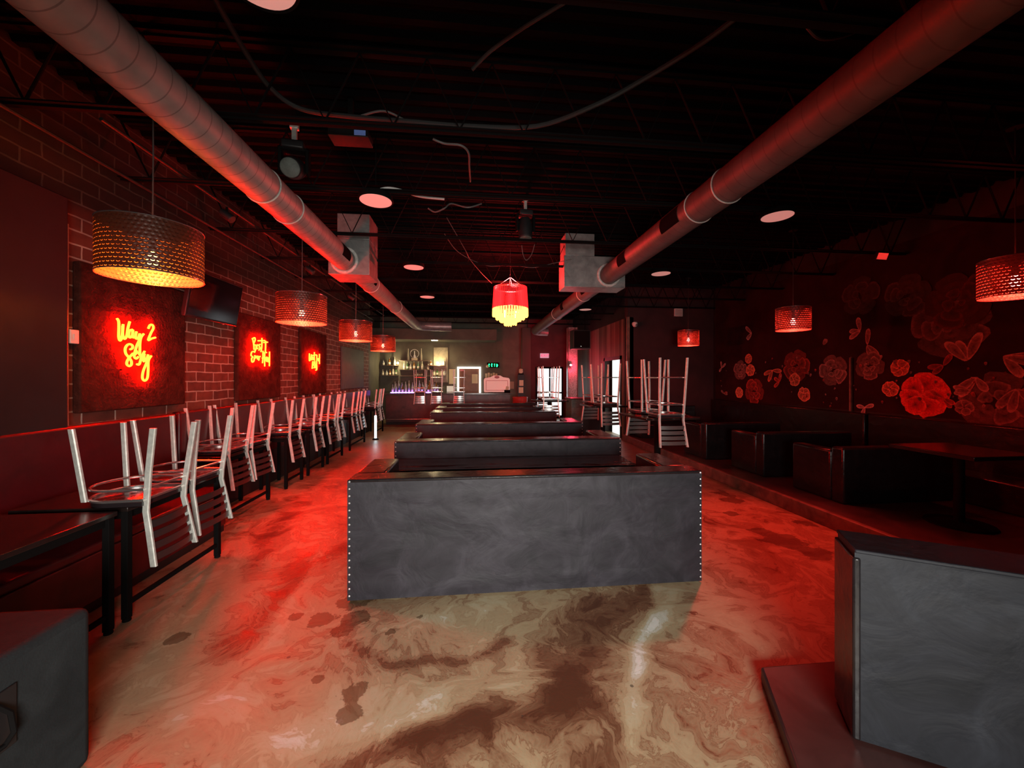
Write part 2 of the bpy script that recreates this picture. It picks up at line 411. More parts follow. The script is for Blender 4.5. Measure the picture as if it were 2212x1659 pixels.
m = MB()                                                    # corrugated deck
z0, x = 3.95, -4.2
prof = []
yy = -1.2
while yy < 15.4:
    prof += [(yy, z0), (yy+.05, z0), (yy+.07, z0+.04), (yy+.13, z0+.04), (yy+.15, z0)]; yy += .15
vs = [(xx, py, pz) for py, pz in prof for xx in (-4.2, 6.5)]
m.add(vs, [(2*i, 2*i+2, 2*i+3, 2*i+1) for i in range(len(prof)-1)])
struct(m.build('ceiling', M_deck), 'black ribbed metal deck ceiling')
BEAMS = (-.4, .7, 1.76, 2.82, 3.8, 4.98, 6.1, 7.2, 8.3, 9.4, 10.5, 11.6, 12.7)
for k, by in enumerate(BEAMS):
    m = MB(); x0, x1 = -3.15, 6.25
    for zc, ww in ((3.93, .05), (3.41, .045)):
        m.box(x0, x1, by-ww, by-.008, zc-.005, zc+.005).box(x0, x1, by-ww*.3, by-.008, zc-.02, zc+.02)
        m.box(x0, x1, by+.008, by+ww, zc-.005, zc+.005)
    n = 20; st = (x1-x0)/n
    m.tube([(x0+st*i*.5, by, 3.42 if i % 2 else 3.92) for i in range(2*n+1)], .011, 6)
    struct(m.build('ceiling_beam', M_steelblk), 'black open-web steel roof joist')

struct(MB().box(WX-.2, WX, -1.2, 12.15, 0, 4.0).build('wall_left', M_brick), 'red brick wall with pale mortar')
struct(MB().box(-3.75, -3.55, 12.15, BY, 0, 4.0).box(-3.75, WX, 12.15, 12.3, 0, 4.0).build('wall_left_bar', M_olive))
struct(MB().box(-3.75, 4.0, BY, BY+.2, 0, 4.0).build('wall_back', M_olive))
struct(MB().box(2.15, 4.0, 14.95, BY, 0, 4.0).build('wall_back_exit', M_wallred))
struct(MB().box(MX, MX+.2, -1.2, AY+.2, 0, 4.0).build('wall_right', M_black))
struct(MB().box(3.95, MX, AY, AY+.2, 0, 4.0).build('wall_alcove', M_alcove))
m = MB()
m.box(3.95, 4.1, 9.5, 9.98, 0, 3.16).box(3.95, 4.1, 11.2, 14.95, 0, 3.16).box(3.95, 4.1, 9.98, 11.2, 2.12, 3.16)
struct(m.build('wall_plank', M_plank), 'side wall of upright reclaimed planks')
struct(MB().box(3.95, 4.1, 9.7, 14.95, 3.16, 4.0).build('wall_plank_top', M_black))
m = MB(); m.box(3.93, 3.95, 9.9, 10.0, 0, 2.2).box(3.93, 3.95, 11.18, 11.28, 0, 2.2).box(3.93, 3.95, 9.9, 11.28, 2.1, 2.2)
d3 = struct(m.build('door_3', M_black), 'open doorway with black frame in the plank wall')
MB().box(4.11, 4.13, 10.25, 11.03, 0, 2.12).build('door_pane', M_daybright, d3)
MB().box(4.105, 4.14, 11.03, 11.3, 0, 2.15).build('door_leaf', M_black, d3)
struct(MB().box(3.9, 3.98, 9.44, 9.52, 0, 3.16).build('trim_2', M_nosing, bevel=.006), 'wooden corner post of the plank wall')
# raised floor on the right, with wooden nosing
struct(MB().box(3.86, MX, -1.2, AY, 0, .148).build('floor_platform', M_platform), 'raised dark platform')
struct(MB().box(3.80, 3.86, -1.2, AY, 0, .165).build('trim_1', M_nosing, bevel=.008), 'worn wooden edge of the raised platform')
struct(MB().box(-3.55, .85, 13.9, BY, 2.99, 3.35).box(-3.55, .85, 13.86, 13.9, 2.96, 3.02).build('ceiling_soffit', M_olive), 'boxed soffit over the bar')
# brown door with lit white frame behind the bar
m = MB().box(-.61, -.54, BY-.07, BY, 0, 2.02).box(.24, .31, BY-.07, BY, 0, 2.02).box(-.61, .31, BY-.07, BY, 1.96, 2.03)
d1 = struct(m.build('door_1', M_led), 'brown door with white lit frame behind the bar')
MB().box(-.54, .24, BY-.035, BY, 0, 1.96).build('door_leaf', M_wood, d1)
MB().box(-.04, .18, BY-.045, BY-.035, 1.38, 1.74).build('door_notice', M_paper, d1, bevel=.03)
MB().box(-.5, -.36, BY-.045, BY-.035, 1.86, 1.93).build('door_sticker', M_pinkdark, d1)
# glazed exit door
m = MB()
for x in (2.46, 2.98, 3.48): m.box(x, x+.05, 14.86, 14.95, 0, 2.0)
m.box(2.46, 3.53, 14.86, 14.95, 1.96, 2.03).box(2.46, 3.53, 14.86, 14.95, 0, .12).box(2.46, 3.53, 14.87, 14.93, .98, 1.04)
d2 = struct(m.build('door_2', M_steelblk), 'glazed exit door bright with daylight')
MB().box(2.5, 3.49, 14.92, 14.94, .1, 1.97).build('door_pane', M_daylight, d2)

# ------------------------------------------------------------------ WALL PANELS, SIGNS
def wallpanel(y0, y1, z0, z1, label, mat=M_panel, t=.06):
    o = MB().box(WX, WX+t, y0, y1, z0, z1).build('wall_pad', mat, bevel=.012)
    return tag(o, label, 'wall panel')
wallpanel(3.40, 4.53, 1.33, 2.55, 'black foam window pad behind the Way 2 Sexy neon')
wallpanel(5.48, 6.62, 1.30, 2.50, 'black foam window pad behind the two-line neon past the television')
wallpanel(7.38, 8.60, 1.29, 2.52, 'black foam window pad behind the farthest neon lettering')
o = wallpanel(9.63, 11.5, 1.33, 2.38, 'flat grey board on brick wall nearest the bar', M_greypanel, .04)
o.name = 'wall_board'
tag(MB().box(WX, WX+.09, .2, 3.28, 0, 3.0).build('curtain_panel', M_black, bevel=.01), 'tall black panel covering the wall left of the brick', 'wall panel')
t = thing('light_switch', 'small pale switch box with a thin conduit at the left brick edge', 'switch', (WX+.03, 3.36, 1.94))
MB().box(-.03, .03, -.035, .035, -.055, .055).build('switch_box', M_white, t, bevel=.006)
MB().box(.03, .037, -.012, .012, -.02, .02).build('toggle', M_white, t)
MB().tube([(-.01, -.02, -.72), (-.01, -.02, .88)], .011, 8).build('conduit', M_silver, t)

def catmull(pts, k=6):
    out = []
    n = len(pts)
    for i in range(n-1):
        p0, p1, p2, p3 = pts[max(i-1, 0)], pts[i], pts[i+1], pts[min(i+2, n-1)]
        for j in range(k):
            t = j/k
            out.append(tuple(.5*((2*b)+(-a+c)*t+(2*a-5*b+4*c-d)*t*t+(-a+3*b-3*c+d)*t**3) for a, b, c, d in zip(p0, p1, p2, p3)))
    out.append(tuple(pts[-1])); return out
def neon(label, strokes, words, xoff=.085, r=.0095):
    # strokes: lists of (py-ordered) photo points projected on the sign's plane just off the wall pad
    o3 = [[at(px, py, X=WX+xoff) for px, py in s] for s in strokes]
    c = sum((p for s in o3 for p in s), Vector())/sum(len(s) for s in o3)
    t = thing('neon_sign', label, 'neon sign', c)
    for w, idx in words:
        m = MB()
        for i in idx: m.tube(catmull([tuple(p-c) for p in o3[i]], 5), r, 8)
        m.build('lettering', M_neon, t, smooth=True)['label'] = 'glowing tube lettering '+w
    ysz = [p.y-c.y for s in o3 for p in s]; zsz = [p.z-c.z for s in o3 for p in s]
    for yy in (min(ysz)+.06, max(ysz)-.06):
        for zz in (min(zsz)+.1, max(zsz)-.1): MB().tube([(-.028, yy, zz), (-.012, yy, zz)], .006, 8).build('standoff', M_steelblk, t)
    return t
def z1(p): return [(200+x/7.54, 640+y/7.54) for x, y in p]
S1 = [z1(p) for p in (
    [(398, 362), (424, 410), (428, 520), (426, 660), (448, 722), (478, 660), (492, 540), (497, 455)],
    [(490, 480), (492, 640), (522, 694), (556, 640), (575, 520), (605, 412)],
    [(650, 545), (602, 560), (588, 620), (600, 668), (634, 660), (655, 600), (655, 545), (650, 640), (672, 678)],
    [(715, 575), (700, 640), (705, 685), (740, 685), (768, 610)],
    [(832, 612), (790, 670), (772, 760), (770, 900), (766, 960)],
    [(768, 605), (764, 700), (722, 800), (694, 890), (680, 960)],
    [(908, 525), (935, 470), (975, 468), (990, 520), (950, 600), (908, 712), (960, 690), (1022, 672)],
    [(612, 865), (645, 850), (652, 810), (620, 782), (570, 790), (532, 850), (540, 930), (585, 990), (628, 1050), (632, 1110), (598, 1138), (560, 1110), (562, 1060), (600, 995), (660, 930)],
    [(668, 970), (715, 920), (712, 890), (684, 920), (680, 985), (712, 1016), (745, 985)],
    [(745, 915), (790, 980), (840, 1068)], [(848, 895), (800, 980), (762, 1105), (722, 1106)],
    [(845, 935), (840, 1000), (862, 1045), (890, 1000), (905, 950)],
    [(955, 970), (910, 1050), (905, 1200), (892, 1330), (848, 1376), (812, 1330), (825, 1220), (880, 1080), (898, 990)])]
neon('red neon cursive reading Way 2 Sexy on the nearest black pad', S1, [('Way', range(0, 6)), ('2', [6]), ('Sexy', range(7, 13))])
def z2(p): return [(520+x/8.295, 700+y/8.295) for x, y in p]
S2 = [z2(p) for p in (
    [(215, 270), (235, 380), (238, 460)], [(205, 265), (250, 245), (258, 290), (230, 360), (268, 380), (275, 430), (245, 510)],
    [(285, 410), (300, 370), (278, 400), (290, 440), (310, 430)], [(350, 365), (325, 380), (345, 430), (325, 470)],
    [(380, 250), (378, 400), (362, 500)], [(310, 300), (430, 295)],
    [(410, 330), (480, 325)], [(445, 300), (445, 400), (440, 515)], [(418, 515), (465, 510)],
    [(240, 490), (200, 500), (185, 560), (215, 590), (195, 620), (205, 680), (235, 660), (245, 600)],
    [(250, 560), (262, 610), (280, 570)], [(290, 600), (310, 575), (295, 590), (305, 630), (325, 610)], [(325, 580), (325, 650), (332, 590), (350, 580)],
    [(398, 480), (398, 600), (390, 700)], [(430, 510), (428, 640), (430, 760)], [(385, 610), (445, 600)],
    [(470, 590), (450, 620), (465, 670), (480, 600), (482, 680)], [(515, 495), (515, 620), (513, 755)], [(515, 600), (490, 620), (500, 680), (515, 660)])]
neon('red neon lettering reading Best I Ever Had beyond the television', S2, [('Best I', range(0, 9)), ('Ever Had', range(9, 19))], r=.0095)
def z3(p): return [(630+x/12.76, 700+y/12.76) for x, y in p]
S3 = [z3(p) for p in (
    [(490, 810), (490, 1010), (530, 930), (545, 840), (550, 990), (585, 900)], [(590, 990), (600, 940), (620, 990)], [(628, 775), (625, 900), (630, 1010)], [(575, 865), (680, 850)],
    [(695, 850), (690, 1090), (670, 1130)], [(765, 825), (765, 1000), (765, 1100)], [(700, 960), (765, 950)], [(720, 990), (740, 960), (745, 1030)],
    [(580, 1030), (565, 1230)], [(580, 1040), (630, 1060), (600, 1130), (640, 1150), (610, 1210)], [(650, 1130), (660, 1210), (690, 1130), (690, 1250), (665, 1270)], [(640, 1020), (650, 1120)])]
neon('red neon lettering on the farthest black pad', S3, [('upper line', range(0, 8)), ('lower line', range(8, 12))], r=.012)

t = thing('television', 'black wall television tilted downward on the brick wall', 'television', (WX, 4.86, 2.56))
R_ = Matrix.Rotation(math.radians(9), 4, 'Y')
MB().box(.13, .18, -.45, .45, -.26, .26, R_).build('screen_case', M_black, t, bevel=.008)
MB().box(.18, .184, -.43, .43, -.235, .24, R_).build('screen', M_screen, t)
MB().box(0, .14, -.08, .08, -.06, .06).build('bracket', M_steelblk, t)
MB().lathe([(.001, 0), (.014, 0), (.014, .012), (.001, .012)], 10).xf(R_ @ Matrix.Translation((.17, .2, -.27))).build('indicator', M_redplastic, t)

# ------------------------------------------------------------------ PENDANT LAMPS
def lamp(name, D, hgt, cord, bulbmat, shademat, label, loc, group, bulbr=.035):
    t = thing(name, label, 'lamp', loc, group=group)
    MB().lathe([(D/2, 0), (D/2, hgt)], 72, caps=False).build('lamp_shade', shademat, t, smooth=True)
    n = 72
    for z in (0, hgt): MB().tube([(D/2*math.cos(2*PI*i/n), D/2*math.sin(2*PI*i/n), z) for i in range(n)], .004, 6, closed=True).build('rim', M_chrome, t, smooth=True)
    m = MB()
    for k in range(3):
        a = 2*PI*k/3+.4; m.tube([(0, 0, hgt-.05), (D/2*math.cos(a), D/2*math.sin(a), hgt-.005)], .003, 6)
    m.lathe([(.022, .19), (.024, .26), (.015, hgt-.05), (.006, hgt)], 14).build('socket', M_steelblk, t)
    MB().lathe([(.004, .085), (.024, .092), (bulbr, .12), (bulbr*.95, .14), (.022, .17), (.02, .19)], 16).build('bulb', bulbmat, t, smooth=True)
    MB().tube([(0, 0, hgt-.01), (.004, 0, hgt+cord*.5), (0, 0, hgt+cord)], .005, 6).build('cord', M_cable if D > .5 else M_cableblk, t)
    MB().lathe([(.06, hgt+cord-.025), (.055, hgt+cord)], 20).build('canopy', M_white if D > .5 else M_black, t, smooth=True)
    return t
LZ = 2.335
names = ['large dark pierced drum lamp glowing orange in front of the Way 2 Sexy sign', 'pierced drum lamp glowing red, second along the brick wall from the front',
         'pierced drum lamp glowing red, third along the brick wall', 'pierced drum lamp glowing red, nearest the bar on the brick side']
lp = lamp('pendant_lamp', .6, .37, 1.2, M_bulb_orange, M_shade_big, names[0], (-2.36, 3.1, LZ+.02), 'drum lamps along the brick wall')
lr = lamp('pendant_lamp', .6, .37, 1.2, M_bulb_red, M_shade_big, names[1], (-2.26, 5.36, LZ), 'drum lamps along the brick wall')
dup(lr, (-2.26, 7.72, LZ-.01), (0, 0, .3), names[2]); dup(lr, (-2.24, 9.9, LZ-.06), (0, 0, .8), names[3])
g = 'small drum lamps over the raised platform'
ls = lamp('pendant_lamp', .45, .34, 1.2, M_bulb_small, M_shade_small, 'small red pierced drum lamp cut by the right edge of the picture', (4.85, 2.98, 2.345), g, .032)
dup(ls, (4.85, 5.39, 2.335), (0, 0, .4), 'small red pierced drum lamp in front of the middle of the floral mural')
dup(ls, (4.85, 8.25, 2.335), (0, 0, .9), 'small red pierced drum lamp in front of the dark alcove wall')

# ------------------------------------------------------------------ CEILING DUCTS
def arcpatch(R, y0, y1, a0, a1, n=10):
    m = MB(); vs = []
    for i in range(n+1):
        a = a0+(a1-a0)*i/n
        for y in (y0, y1): vs.append((R*math.cos(a), y, R*math.sin(a)))
    return m.add(vs, [(2*i, 2*i+1, 2*i+3, 2*i+2) for i in range(n)])
def ductrun(label, x, z, R, y0, y1, rings, regs, tail=None, mat=None):
    t = thing('round_duct', label, 'duct', (x, 0, z))
    MB().tube([(0, y0+(y1-y0)*i/12, 0) for i in range(13)], R, 40).build('duct_pipe', mat or M_duct, t, smooth=True)
    for y in rings:
        n = 40; MB().tube([((R+.002)*math.cos(2*PI*i/n), y, (R+.002)*math.sin(2*PI*i/n)) for i in range(n)], .007, 6, closed=True).build('joint_band', M_silver, t, smooth=True)
    for (a, b, a0, a1) in regs: arcpatch(R+.003, a, b, math.radians(a0), math.radians(a1)).build('air_slot', M_deck, t, smooth=True)
    if tail: MB().tube(tail, R, 32).build('duct_elbow', M_galv, t, smooth=True)
    return t
DL, DR, DZ, DRAD = -1.80, 2.18, 3.27, .15
ductrun('long round metal duct along the left, lit red and orange underneath', DL, DZ, DRAD, -1.0, 12.2, (3.5, 3.95, 7.0, 9.2), ((5.12, 5.42, -30, 35), (6.7, 6.85, -30, 40)),
        [(0, 12.15, 0), (.04, 12.4, 0), (.2, 12.6, 0), (.5, 12.68, 0), (1.1, 12.7, 0)])
ductrun('long round metal duct along the right side, grey darkened in place of shade', DR, DZ, DRAD, -1.0, 13.3, (3.1, 3.52, 7.4, 9.8), ((3.66, 4.02, 150, 215), (5.0, 5.28, 150, 215), (6.9, 7.15, 150, 215), (8.6, 8.85, 150, 215)),
        [(0, 13.25, 0), (.03, 13.5, 0), (.2, 13.68, 0), (.5, 13.72, 0)], M_duct_shaded)
def plenum(label, x0, x1, rx0, rx1, y0, y1, cx):
    t = thing('duct_box', label, 'duct box', ((x0+x1)/2, (y0+y1)/2, 3.07)); ox, oy = (x0+x1)/2, (y0+y1)/2
    MB().box(x0-ox, x1-ox, y0-oy, y1-oy, 0, .50).build('lower_box', M_galv, t, bevel=.006)
    MB().box(rx0-ox, rx1-ox, y0-oy+.005, y1-oy, .50, .86).build('riser', M_galv, t, bevel=.006)
    n = 40; MB().tube([(cx-ox+(DRAD+.02)*math.cos(2*PI*i/n), y0-oy-.004, .2+(DRAD+.02)*math.sin(2*PI*i/n)) for i in range(n)], .024, 8, closed=True).build('collar', M_galvlite, t, smooth=True)
    return t
plenum('square sheet metal box on the left duct, underside glowing red', -2.02, -1.46, -1.90, -1.46, 5.62, 6.1, DL)
plenum('square sheet metal box on the right duct with an offset riser', 1.45, 2.46, 1.47, 1.95, 6.02, 6.4, DR)

# ------------------------------------------------------------------ CEILING SPEAKERS
def speaker(label, x, y, z=3.3, r=.155, proto=[]):
    if proto: return dup(proto[0], (x, y, z), (0, 0, 0), label)
    t = thing('ceiling_speaker', label, 'speaker', (x, y, z), group='round ceiling speakers')
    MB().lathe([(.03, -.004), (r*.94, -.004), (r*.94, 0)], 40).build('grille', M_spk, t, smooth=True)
    MB().lathe([(r*.93, -.001), (r*1.02, -.008), (r*1.05, .01), (r*.98, .05), (r*.3, .07)], 40).build('housing', M_steelblk, t, smooth=True)
    MB().tube([(0, 0, .15), (0, 0, .62)], .005, 6).build('hanger', M_steelblk, t)
    proto.append(t); return t
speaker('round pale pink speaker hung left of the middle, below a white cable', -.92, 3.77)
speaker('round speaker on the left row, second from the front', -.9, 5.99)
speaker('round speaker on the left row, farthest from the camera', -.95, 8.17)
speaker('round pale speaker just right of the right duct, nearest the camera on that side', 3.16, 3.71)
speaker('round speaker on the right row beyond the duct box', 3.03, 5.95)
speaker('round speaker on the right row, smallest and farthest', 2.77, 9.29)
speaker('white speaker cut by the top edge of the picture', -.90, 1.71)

# ------------------------------------------------------------------ CHANDELIER
t = thing('chandelier', 'tiered crystal chandelier glowing yellow below a curtain of red strands', 'chandelier', (.66, 6.8, 2.5))
def rods(rad, z0, z1, n, rr, jit=.012):
    m = MB()
    for i in range(n):
        a = 2*PI*i/n; j = random.uniform(-jit, jit)
        m.tube([(rad*math.cos(a), rad*math.sin(a), z0+j), (rad*math.cos(a), rad*math.sin(a), z0+.012+j), (rad*math.cos(a), rad*math.sin(a), z1)], [rr*.35, rr, rr*.8], 6)
    return m
for rad, z0, z1, n in ((.305, .195, .345, 40), (.245, .145, .29, 32), (.18, .105, .24, 24), (.10, .04, .17, 14)):
    rods(rad, z0, z1, n, .017).build('crystal_tier', M_crystal, t, smooth=True)
m = MB()
for i in range(80):
    a = 2*PI*i/80; m.tube([(.315*math.cos(a), .315*math.sin(a), .335), (.29*math.cos(a), .29*math.sin(a), .72)], .0065, 5)
m.build('strand_curtain', M_strand, t)
m = MB(); n = 40
for rad, z in ((.305, .345), (.285, .70), (.245, .29), (.18, .24), (.10, .17)): m.tube([(rad*math.cos(2*PI*i/n), rad*math.sin(2*PI*i/n), z) for i in range(n)], .006, 6, closed=True)
for a in (0, PI/2, PI, 3*PI/2): m.tube([(.285*math.cos(a), .285*math.sin(a), .70), (0, 0, .9), (0, 0, 1.4)], .005, 6)
m.build('frame', M_chrome, t, smooth=True)
for k in range(4):
    a = PI/4+k*PI/2; MB().lathe([(.005, 0), (.03, .02), (.03, .06), (.005, .09)], 12, (.15*math.cos(a), .15*math.sin(a), .20)).build('bulb', M_chandbulb, t, smooth=True)

# ------------------------------------------------------------------ STAGE LIGHTS AND CEILING BITS
def moving_head(label, loc, rz, tilt):
    t = thing('moving_head_light', label, 'stage light', loc, (0, 0, rz))
    MB().box(-.09, .09, -.08, .08, 0, .07).build('base', M_black, t, bevel=.012)
    MB().box(-.125, -.095, -.045, .045, -.20, .02).box(.095, .125, -.045, .045, -.20, .02).box(-.125, .125, -.045, .045, -.005, .02).build('yoke', M_steelblk, t, bevel=.01)
    R = Matrix.Translation((0, 0, -.15)) @ Matrix.Rotation(tilt, 4, 'X')
    h = MB().lathe([(.02, -.13), (.07, -.12), (.09, -.04), (.092, .06), (.085, .13), (.075, .14)], 24).xf(R).build('head', M_black, t, smooth=True)
    MB().lathe([(.07, .135), (.078, .145), (.06, .155)], 24).xf(R).build('lens_ring', M_grey, h, smooth=True)
    MB().lathe([(.001, .150), (.055, .146), (.06, .14)], 24).xf(R).build('lens', M_lens, h, smooth=True)
    MB().box(-.02, .02, -.02, .02, .07, .2).box(-.035, .035, -.025, .025, .2, .26).build('clamp', M_silver, t, bevel=.004)
    return t
moving_head('black moving head light pointing at the camera beside the left duct', (-1.59, 3.62, 3.64), .15, math.radians(115))
moving_head('black moving head light pointing down, hung in mid ceiling', (.68, 4.98, 3.72), .1, math.radians(172))
t = thing('control_box', 'flat black lighting control box with a blue label on the ceiling', 'control box', (-1.02, 3.35, 3.60))
MB().box(-.16, .16, -.08, .08, 0, .06).build('case', M_black, t, bevel=.005)
MB().box(.05, .14, -.085, -.08, .01, .05).build('blue_label', plain('blue label', (.12, .2, .5), .4, emit=(.2, .3, .7), es=.15), t)
MB().box(-.02, .02, -.02, .02, .06, .35).build('hanger', M_steelblk, t)
t = thing('spot_lamp', 'small square red floodlight hanging near the mural', 'spotlight', (5.3, 4.5, 3.2), (.3, .2, -.5))
MB().box(-.06, .06, -.04, .04, -.05, .05).build('housing', M_black, t, bevel=.006)
MB().box(-.05, .05, -.046, -.04, -.04, .04).build('red_lens', plain('red lens', (.5, .02, .02), .1, emit=(1, .05, .04), es=.6), t)
MB().tube([(0, 0, .05), (0, 0, .5)], .008, 6).build('stem', M_steelblk, t)
CAB = [
    ('thick black cable drooping across the front of the ceiling', .017, M_cableblk, [(455, -20, 3.7), (520, 95, 3.7), (580, 185, 3.65), (650, 235, 3.6), (760, 252, 3.55), (880, 262, 3.5), (1010, 272, 3.5), (1160, 272, 3.55), (1290, 225, 3.6), (1400, 165, 3.7), (1520, 90, 3.75), (1615, 22, 3.8), (1680, 8, 3.9)], 3.3),
    ('pale white cable bundle curling over the nearest left speaker', .012, M_white, [(812, 412, 3.45), (838, 406, 3.5), (870, 412, 3.52), (905, 424, 3.5), (960, 430, 3.5)], 0),
    ('grey cable loop beside the lighting control box', .008, M_cable, [(780, 250, 3.6), (830, 240, 3.62), (880, 262, 3.6), (930, 282, 3.55), (985, 282, 3.55), (1010, 270, 3.52)], 0),
    ('short grey cable curl hanging under the front joist', .009, M_cable, [(935, 300, 3.5), (960, 310, 3.48), (995, 314, 3.46), (1012, 330, 3.45), (1014, 360, 3.45), (1016, 392, 3.5)], 0),
    ('thin wire loop under the centre moving head', .006, M_cable, [(1127, 530, 3.4), (1130, 550, 3.3), (1137, 562, 3.25), (1148, 550, 3.3), (1155, 528, 3.4)], 0),
    ('thin cable sagging over the chandelier from the left', .005, M_cable, [(960, 505, 3.6), (985, 540, 3.5), (1020, 562, 3.45), (1060, 575, 3.42), (1100, 572, 3.42), (1150, 578, 3.42), (1190, 570, 3.45), (1235, 560, 3.5)], 0),
    ('grey cable running from the front joist up to the right', .012, M_cableblk, [(1020, 150, 3.7), (1060, 110, 3.75), (1130, 60, 3.8), (1220, 5, 3.85)], 0),
    ('thin black cable loop right of the front joists', .010, M_cableblk, [(1718, 18, 3.9), (1745, 60, 3.8), (1775, 84, 3.75), (1830, 76, 3.8), (1890, 48, 3.9)], 0),
    ('grey cable loop on the ceiling behind the left speakers', .008, M_cable, [(925, 450, 3.45), (940, 458, 3.4), (960, 450, 3.42), (975, 440, 3.5), (1010, 448, 3.42), (1040, 440, 3.5)], 0),
    ('long grey wire hanging from the joists left of the chandelier', .0045, M_cable, [(965, 470, 3.7), (1005, 540, 3.45), (1015, 560, 3.4), (1040, 590, 3.3), (1062, 612, 3.25)], 0),
]
for lab, r, mt, pts, _ in CAB:
    o = MB().tube(catmull([tuple(at(px, py, Z=z)) for px, py, z in pts], 6), r, 8).build('hanging_cable', mt, smooth=True); tag(o, lab, 'cable')
CON = [((-3.0, 2.0), (-3.0, 11.9), 3.36, 'thin metal conduit along the top of the brick wall'), ((-2.62, 3.0), (-2.62, 11.9), 3.45, 'track conduit running under the joists between duct and brick wall')]
for a, b, z, lab in CON:
    tag(MB().tube([(a[0], a[1], z), (b[0], b[1], z)], .014, 8).build('conduit_pipe', M_cableblk), lab, 'conduit')
for y, lab in ((4.4, 'black spot can on the left track, nearest the camera'), (6.5, 'black spot can on the left track above the second lamp'), (8.6, 'black spot can on the left track, farthest along')):
    t = thing('track_spot', lab, 'spotlight', (-2.62, y, 3.44), group='track spots')
    MB().tube([(0, 0, 0), (0, 0, -.06)], .012, 8).build('stem', M_steelblk, t)
    MB().lathe([(.02, -.08), (.04, -.06), (.045, .06), (.04, .07)], 16).xf(Matrix.Translation((0, 0, -.09)) @ Matrix.Rotation(2.2, 4, 'Y')).build('can', M_black, t, smooth=True)

# ------------------------------------------------------------------ BOOTH SOFAS DOWN THE MIDDLE
def booth(label, x0, x1, y0, hgt=.88, first=[]):
    if first: return dup(first[0], (x0, y0, 0), (0, 0, 0), label, 'black booth sofas down the middle')
    W = x1-x0
    t = thing('booth_sofa', label, 'sofa', (x0, y0, 0), group='black booth sofas down the middle')
    m = MB(); nxx, nzz = 60, 20                      # back panel: softly rippled leatherette over a frame
    vs = []
    for k in range(nzz+1):
        for i in range(nxx+1):
            x, z = W*i/nxx, .01+(hgt-.02)*k/nzz
            e = min(x, W-x, z, hgt-z); amp = min(1, e/.12)
            d = .012*mn.noise(Vector((x*1.7, z*3.1, 4)))+.006*mn.noise(Vector((x*5, z*9, 2)))
            hem = .01*math.exp(-((z-.10-.01*math.sin(x*3))/.018)**2)+.009*math.exp(-((z-hgt+.13)/.015)**2)
            vs.append((x, .012-amp*(d+hem)-.0, z))
    fs = [(k*(nxx+1)+i, k*(nxx+1)+i+1, (k+1)*(nxx+1)+i+1, (k+1)*(nxx+1)+i) for k in range(nzz) for i in range(nxx)]
    m.add(vs, fs)
    m.box(0.004, W-.004, .013, .19, 0.01, hgt-.004)
    m.build('back_panel', M_suede, t, smooth=True)
    MB().box(0, W, 0.004, .20, hgt-.02, hgt+.004).build('back_top', M_vinyl, t, bevel=.01)
    for xa, xb in ((0, .23), (W-.23, W)): MB().box(xa, xb, .20, .74, .01, hgt+.002).build('arm', M_vinyl, t, bevel=.022, seg=3)
    MB().box(.23, W-.23, .20, .72, .01, .30).build('seat_base', M_vinyl, t)
    MB().box(.23, W-.23, .20, .74, .30, .46).build('seat_cushion', M_vinyl, t, bevel=.03, seg=3)
    for xa in (.018, W-.018):
        m = MB()
        for i in range(17):
            q = MB().lathe([(.0075, 0), (.006, .004), (.002, .006)], 8).xf(Matrix.Translation((xa, 0, .05+i*(hgt-.06)/16)) @ Matrix.Rotation(PI/2, 4, 'X')); m.add(q.v, q.f)
        m.build('nailhead_trim', M_nail, t)
    first.append(t); return t
BX0, BX1 = -.90, 1.80
for y, lab in ((2.86, 'nearest black booth sofa, its whole back facing the camera'), (4.52, 'second black booth sofa, behind the glossy black table'),
               (6.15, 'third black booth sofa from the camera'), (8.15, 'fourth black booth sofa, with yellow light on its left arm'),
               (9.35, 'fifth black booth sofa, second from the bar'), (10.75, 'black booth sofa nearest the bar')):
    booth(lab, BX0, BX1, y)
t = thing('lounge_table', 'long low table wrapped in wrinkled glossy black vinyl between first two booths', 'table', (.45, 4.14, 0))
m = MB(); vs = []; nxx, nyy = 80, 16
for j in range(nyy+1):
    for i in range(nxx+1):
        x, y = -1.27+2.54*i/nxx, -.27+.54*j/nyy
        vs.append((x, y, .70+.006*mn.noise(Vector((x*1.1, y*9, 1)))+.004*mn.noise(Vector((x*2, y*20, 5)))))
m.add(vs, [(j*(nxx+1)+i, j*(nxx+1)+i+1, (j+1)*(nxx+1)+i+1, (j+1)*(nxx+1)+i) for j in range(nyy) for i in range(nxx)])
m.box(-1.27, 1.27, -.27, .27, .635, .692).build('tabletop', M_vinyl_wr, t, smooth=True)
for x in (-.8, .8): MB().lathe([(.2, 0), (.19, .02), (.035, .04), (.035, .62), (.12, .635)], 20, (x, 0, 0)).build('pedestal', M_steelblk, t, smooth=True)

